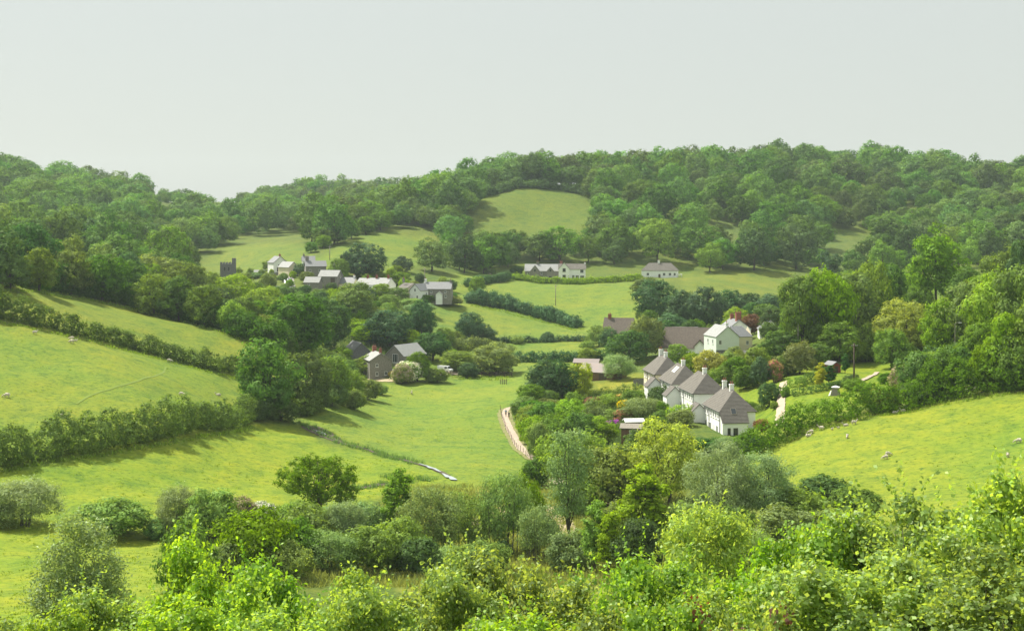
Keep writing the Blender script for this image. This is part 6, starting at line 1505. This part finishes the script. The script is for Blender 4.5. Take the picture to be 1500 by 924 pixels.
# ------------------------------------------------------------------ cars
TYRE = surf_mat('tyre', (0.03, 0.03, 0.03), (0.02, 0.02, 0.02), 5, 0.9)
HUB = surf_mat('hub', (0.45, 0.45, 0.46), (0.35, 0.35, 0.36), 5, 0.4)
def paint(n, c):
    m, nt, nd, L = new_mat(n); b = N(nt, 'ShaderNodeBsdfPrincipled', i_Roughness=0.3); b.inputs['Coat Weight'].default_value = 0.6
    r = ramp(nt, [(0.3, tuple(x * 0.9 for x in c)), (0.7, c)]); L.new(noise(nt, N(nt, 'ShaderNodeTexCoord').outputs['Object'], 1.5), r.inputs[0]); L.new(r.outputs[0], b.inputs['Base Color'])
    ou = nd.new('ShaderNodeOutputMaterial'); L.new(b.outputs[0], ou.inputs[0]); return m
def car(label, px, py, hd, col, van=False, Y=None, lift=0.12, cat='car'):
    x, y, z = hit(px, py) if Y is None else at(px, Y); o = empty('parked_van' if van else 'parked_car', (x, y, z + lift), R(hd), label, cat)
    pr = [(-2.0,0.35),(-2.05,0.75),(-1.95,0.95),(-1.2,1.0),(-0.75,1.42),(1.2,1.45),(1.85,1.0),(2.02,0.8),(2.0,0.35)] if not van else [(-2.3,0.4),(-2.35,0.9),(-1.75,1.1),(-1.2,1.85),(-1.0,1.95),(2.2,1.98),(2.3,1.7),(2.3,0.4)]
    W_ = 0.85 if not van else 0.95; mb = MB(); n = len(pr)
    def ring(sx, tp): return [(sx * (W_ - (0.16 if zz > 1.1 else 0.0) * tp), xx, zz) for xx, zz in pr]
    A, B = ring(-1, 1), ring(1, 1); mb.faces(A + B, [tuple(range(n - 1, -1, -1)), tuple(range(n, 2 * n))] + [(i, (i + 1) % n, n + (i + 1) % n, n + i) for i in range(n)])
    bd = mb.build('body', paint('car_paint', col), o); bv = bd.modifiers.new('b', 'BEVEL'); bv.width = 0.06; bv.segments = 2
    g = MB()
    def strip(i, f0, f1, in_):
        (x0, z0), (x1, z1) = pr[i], pr[i + 1]; nn = Vector((0, -(z1 - z0), x1 - x0)).normalized(); nn = nn if nn.z > 0 else -nn
        q = [(-(W_ - in_), x0 + (x1 - x0) * f0, z0 + (z1 - z0) * f0), ((W_ - in_), x0 + (x1 - x0) * f0, z0 + (z1 - z0) * f0), ((W_ - in_ - 0.06), x0 + (x1 - x0) * f1, z0 + (z1 - z0) * f1), (-(W_ - in_ - 0.06), x0 + (x1 - x0) * f1, z0 + (z1 - z0) * f1)]
        g.slab([tuple(Vector(p) + nn * 0.012) for p in q], 0.01)
    strip(3 if not van else 2, 0.12, 0.9, 0.16)
    if not van: strip(5, 0.1, 0.85, 0.16)
    g.build('windscreen', GLASS, o)
    for sx in (-1, 1):
        s = MB(); xs = W_ - 0.06
        q = [(-0.95, 1.06), (1.2, 1.06), (0.95, 1.36), (-0.62, 1.36)] if not van else [(-1.5, 1.2), (-0.3, 1.2), (-0.3, 1.75), (-1.1, 1.75)]
        s.slab([(sx * (W_ - 0.02), q[0][0], q[0][1]), (sx * (W_ - 0.02), q[1][0], q[1][1]), (sx * (W_ - 0.11), q[2][0], q[2][1]), (sx * (W_ - 0.11), q[3][0], q[3][1])], 0.02); s.build('side_window', GLASS, o)
        h = MB(); h.box(sx * 0.62 - 0.14, sx * 0.62 + 0.14, pr[1][0] - 0.03, pr[1][0] + 0.1, 0.66, 0.80); h.build('headlight', WHITEPAINT, o)
        for yy in (-1.25, 1.25):
            wv = MB(); wv.tube([(sx * (W_ - 0.17), yy, 0.32), (sx * (W_ + 0.02), yy, 0.32)], [0.32, 0.32], 14); wo_ = wv.build('wheel', TYRE, o)
            hv = MB(); hv.tube([(sx * (W_ - 0.0), yy, 0.32), (sx * (W_ + 0.035), yy, 0.32)], [0.18, 0.17], 10); hv.build('hub', HUB, wo_)
    return o
car('silver car driving down the middle of the village street', 424, 413, 2, (0.55, 0.57, 0.60), lift=0.16)
car('dark blue car at the lower end of the village street', 424, 427, -4, (0.05, 0.07, 0.13), lift=0.16)
car('white car half hidden left of the lower village street', 408, 425, 70, (0.75, 0.75, 0.73))
car('dark car parked by the wall at the top of the street', 420, 403, 0, (0.04, 0.04, 0.05), lift=0.16)
car('white van parked on the farm track behind the meadow fence', 652, 546, 62, (0.78, 0.80, 0.80), True, cat='van')
car('white car partly hidden beside the stone farmhouse', 577, 549, -60, (0.78, 0.78, 0.76))
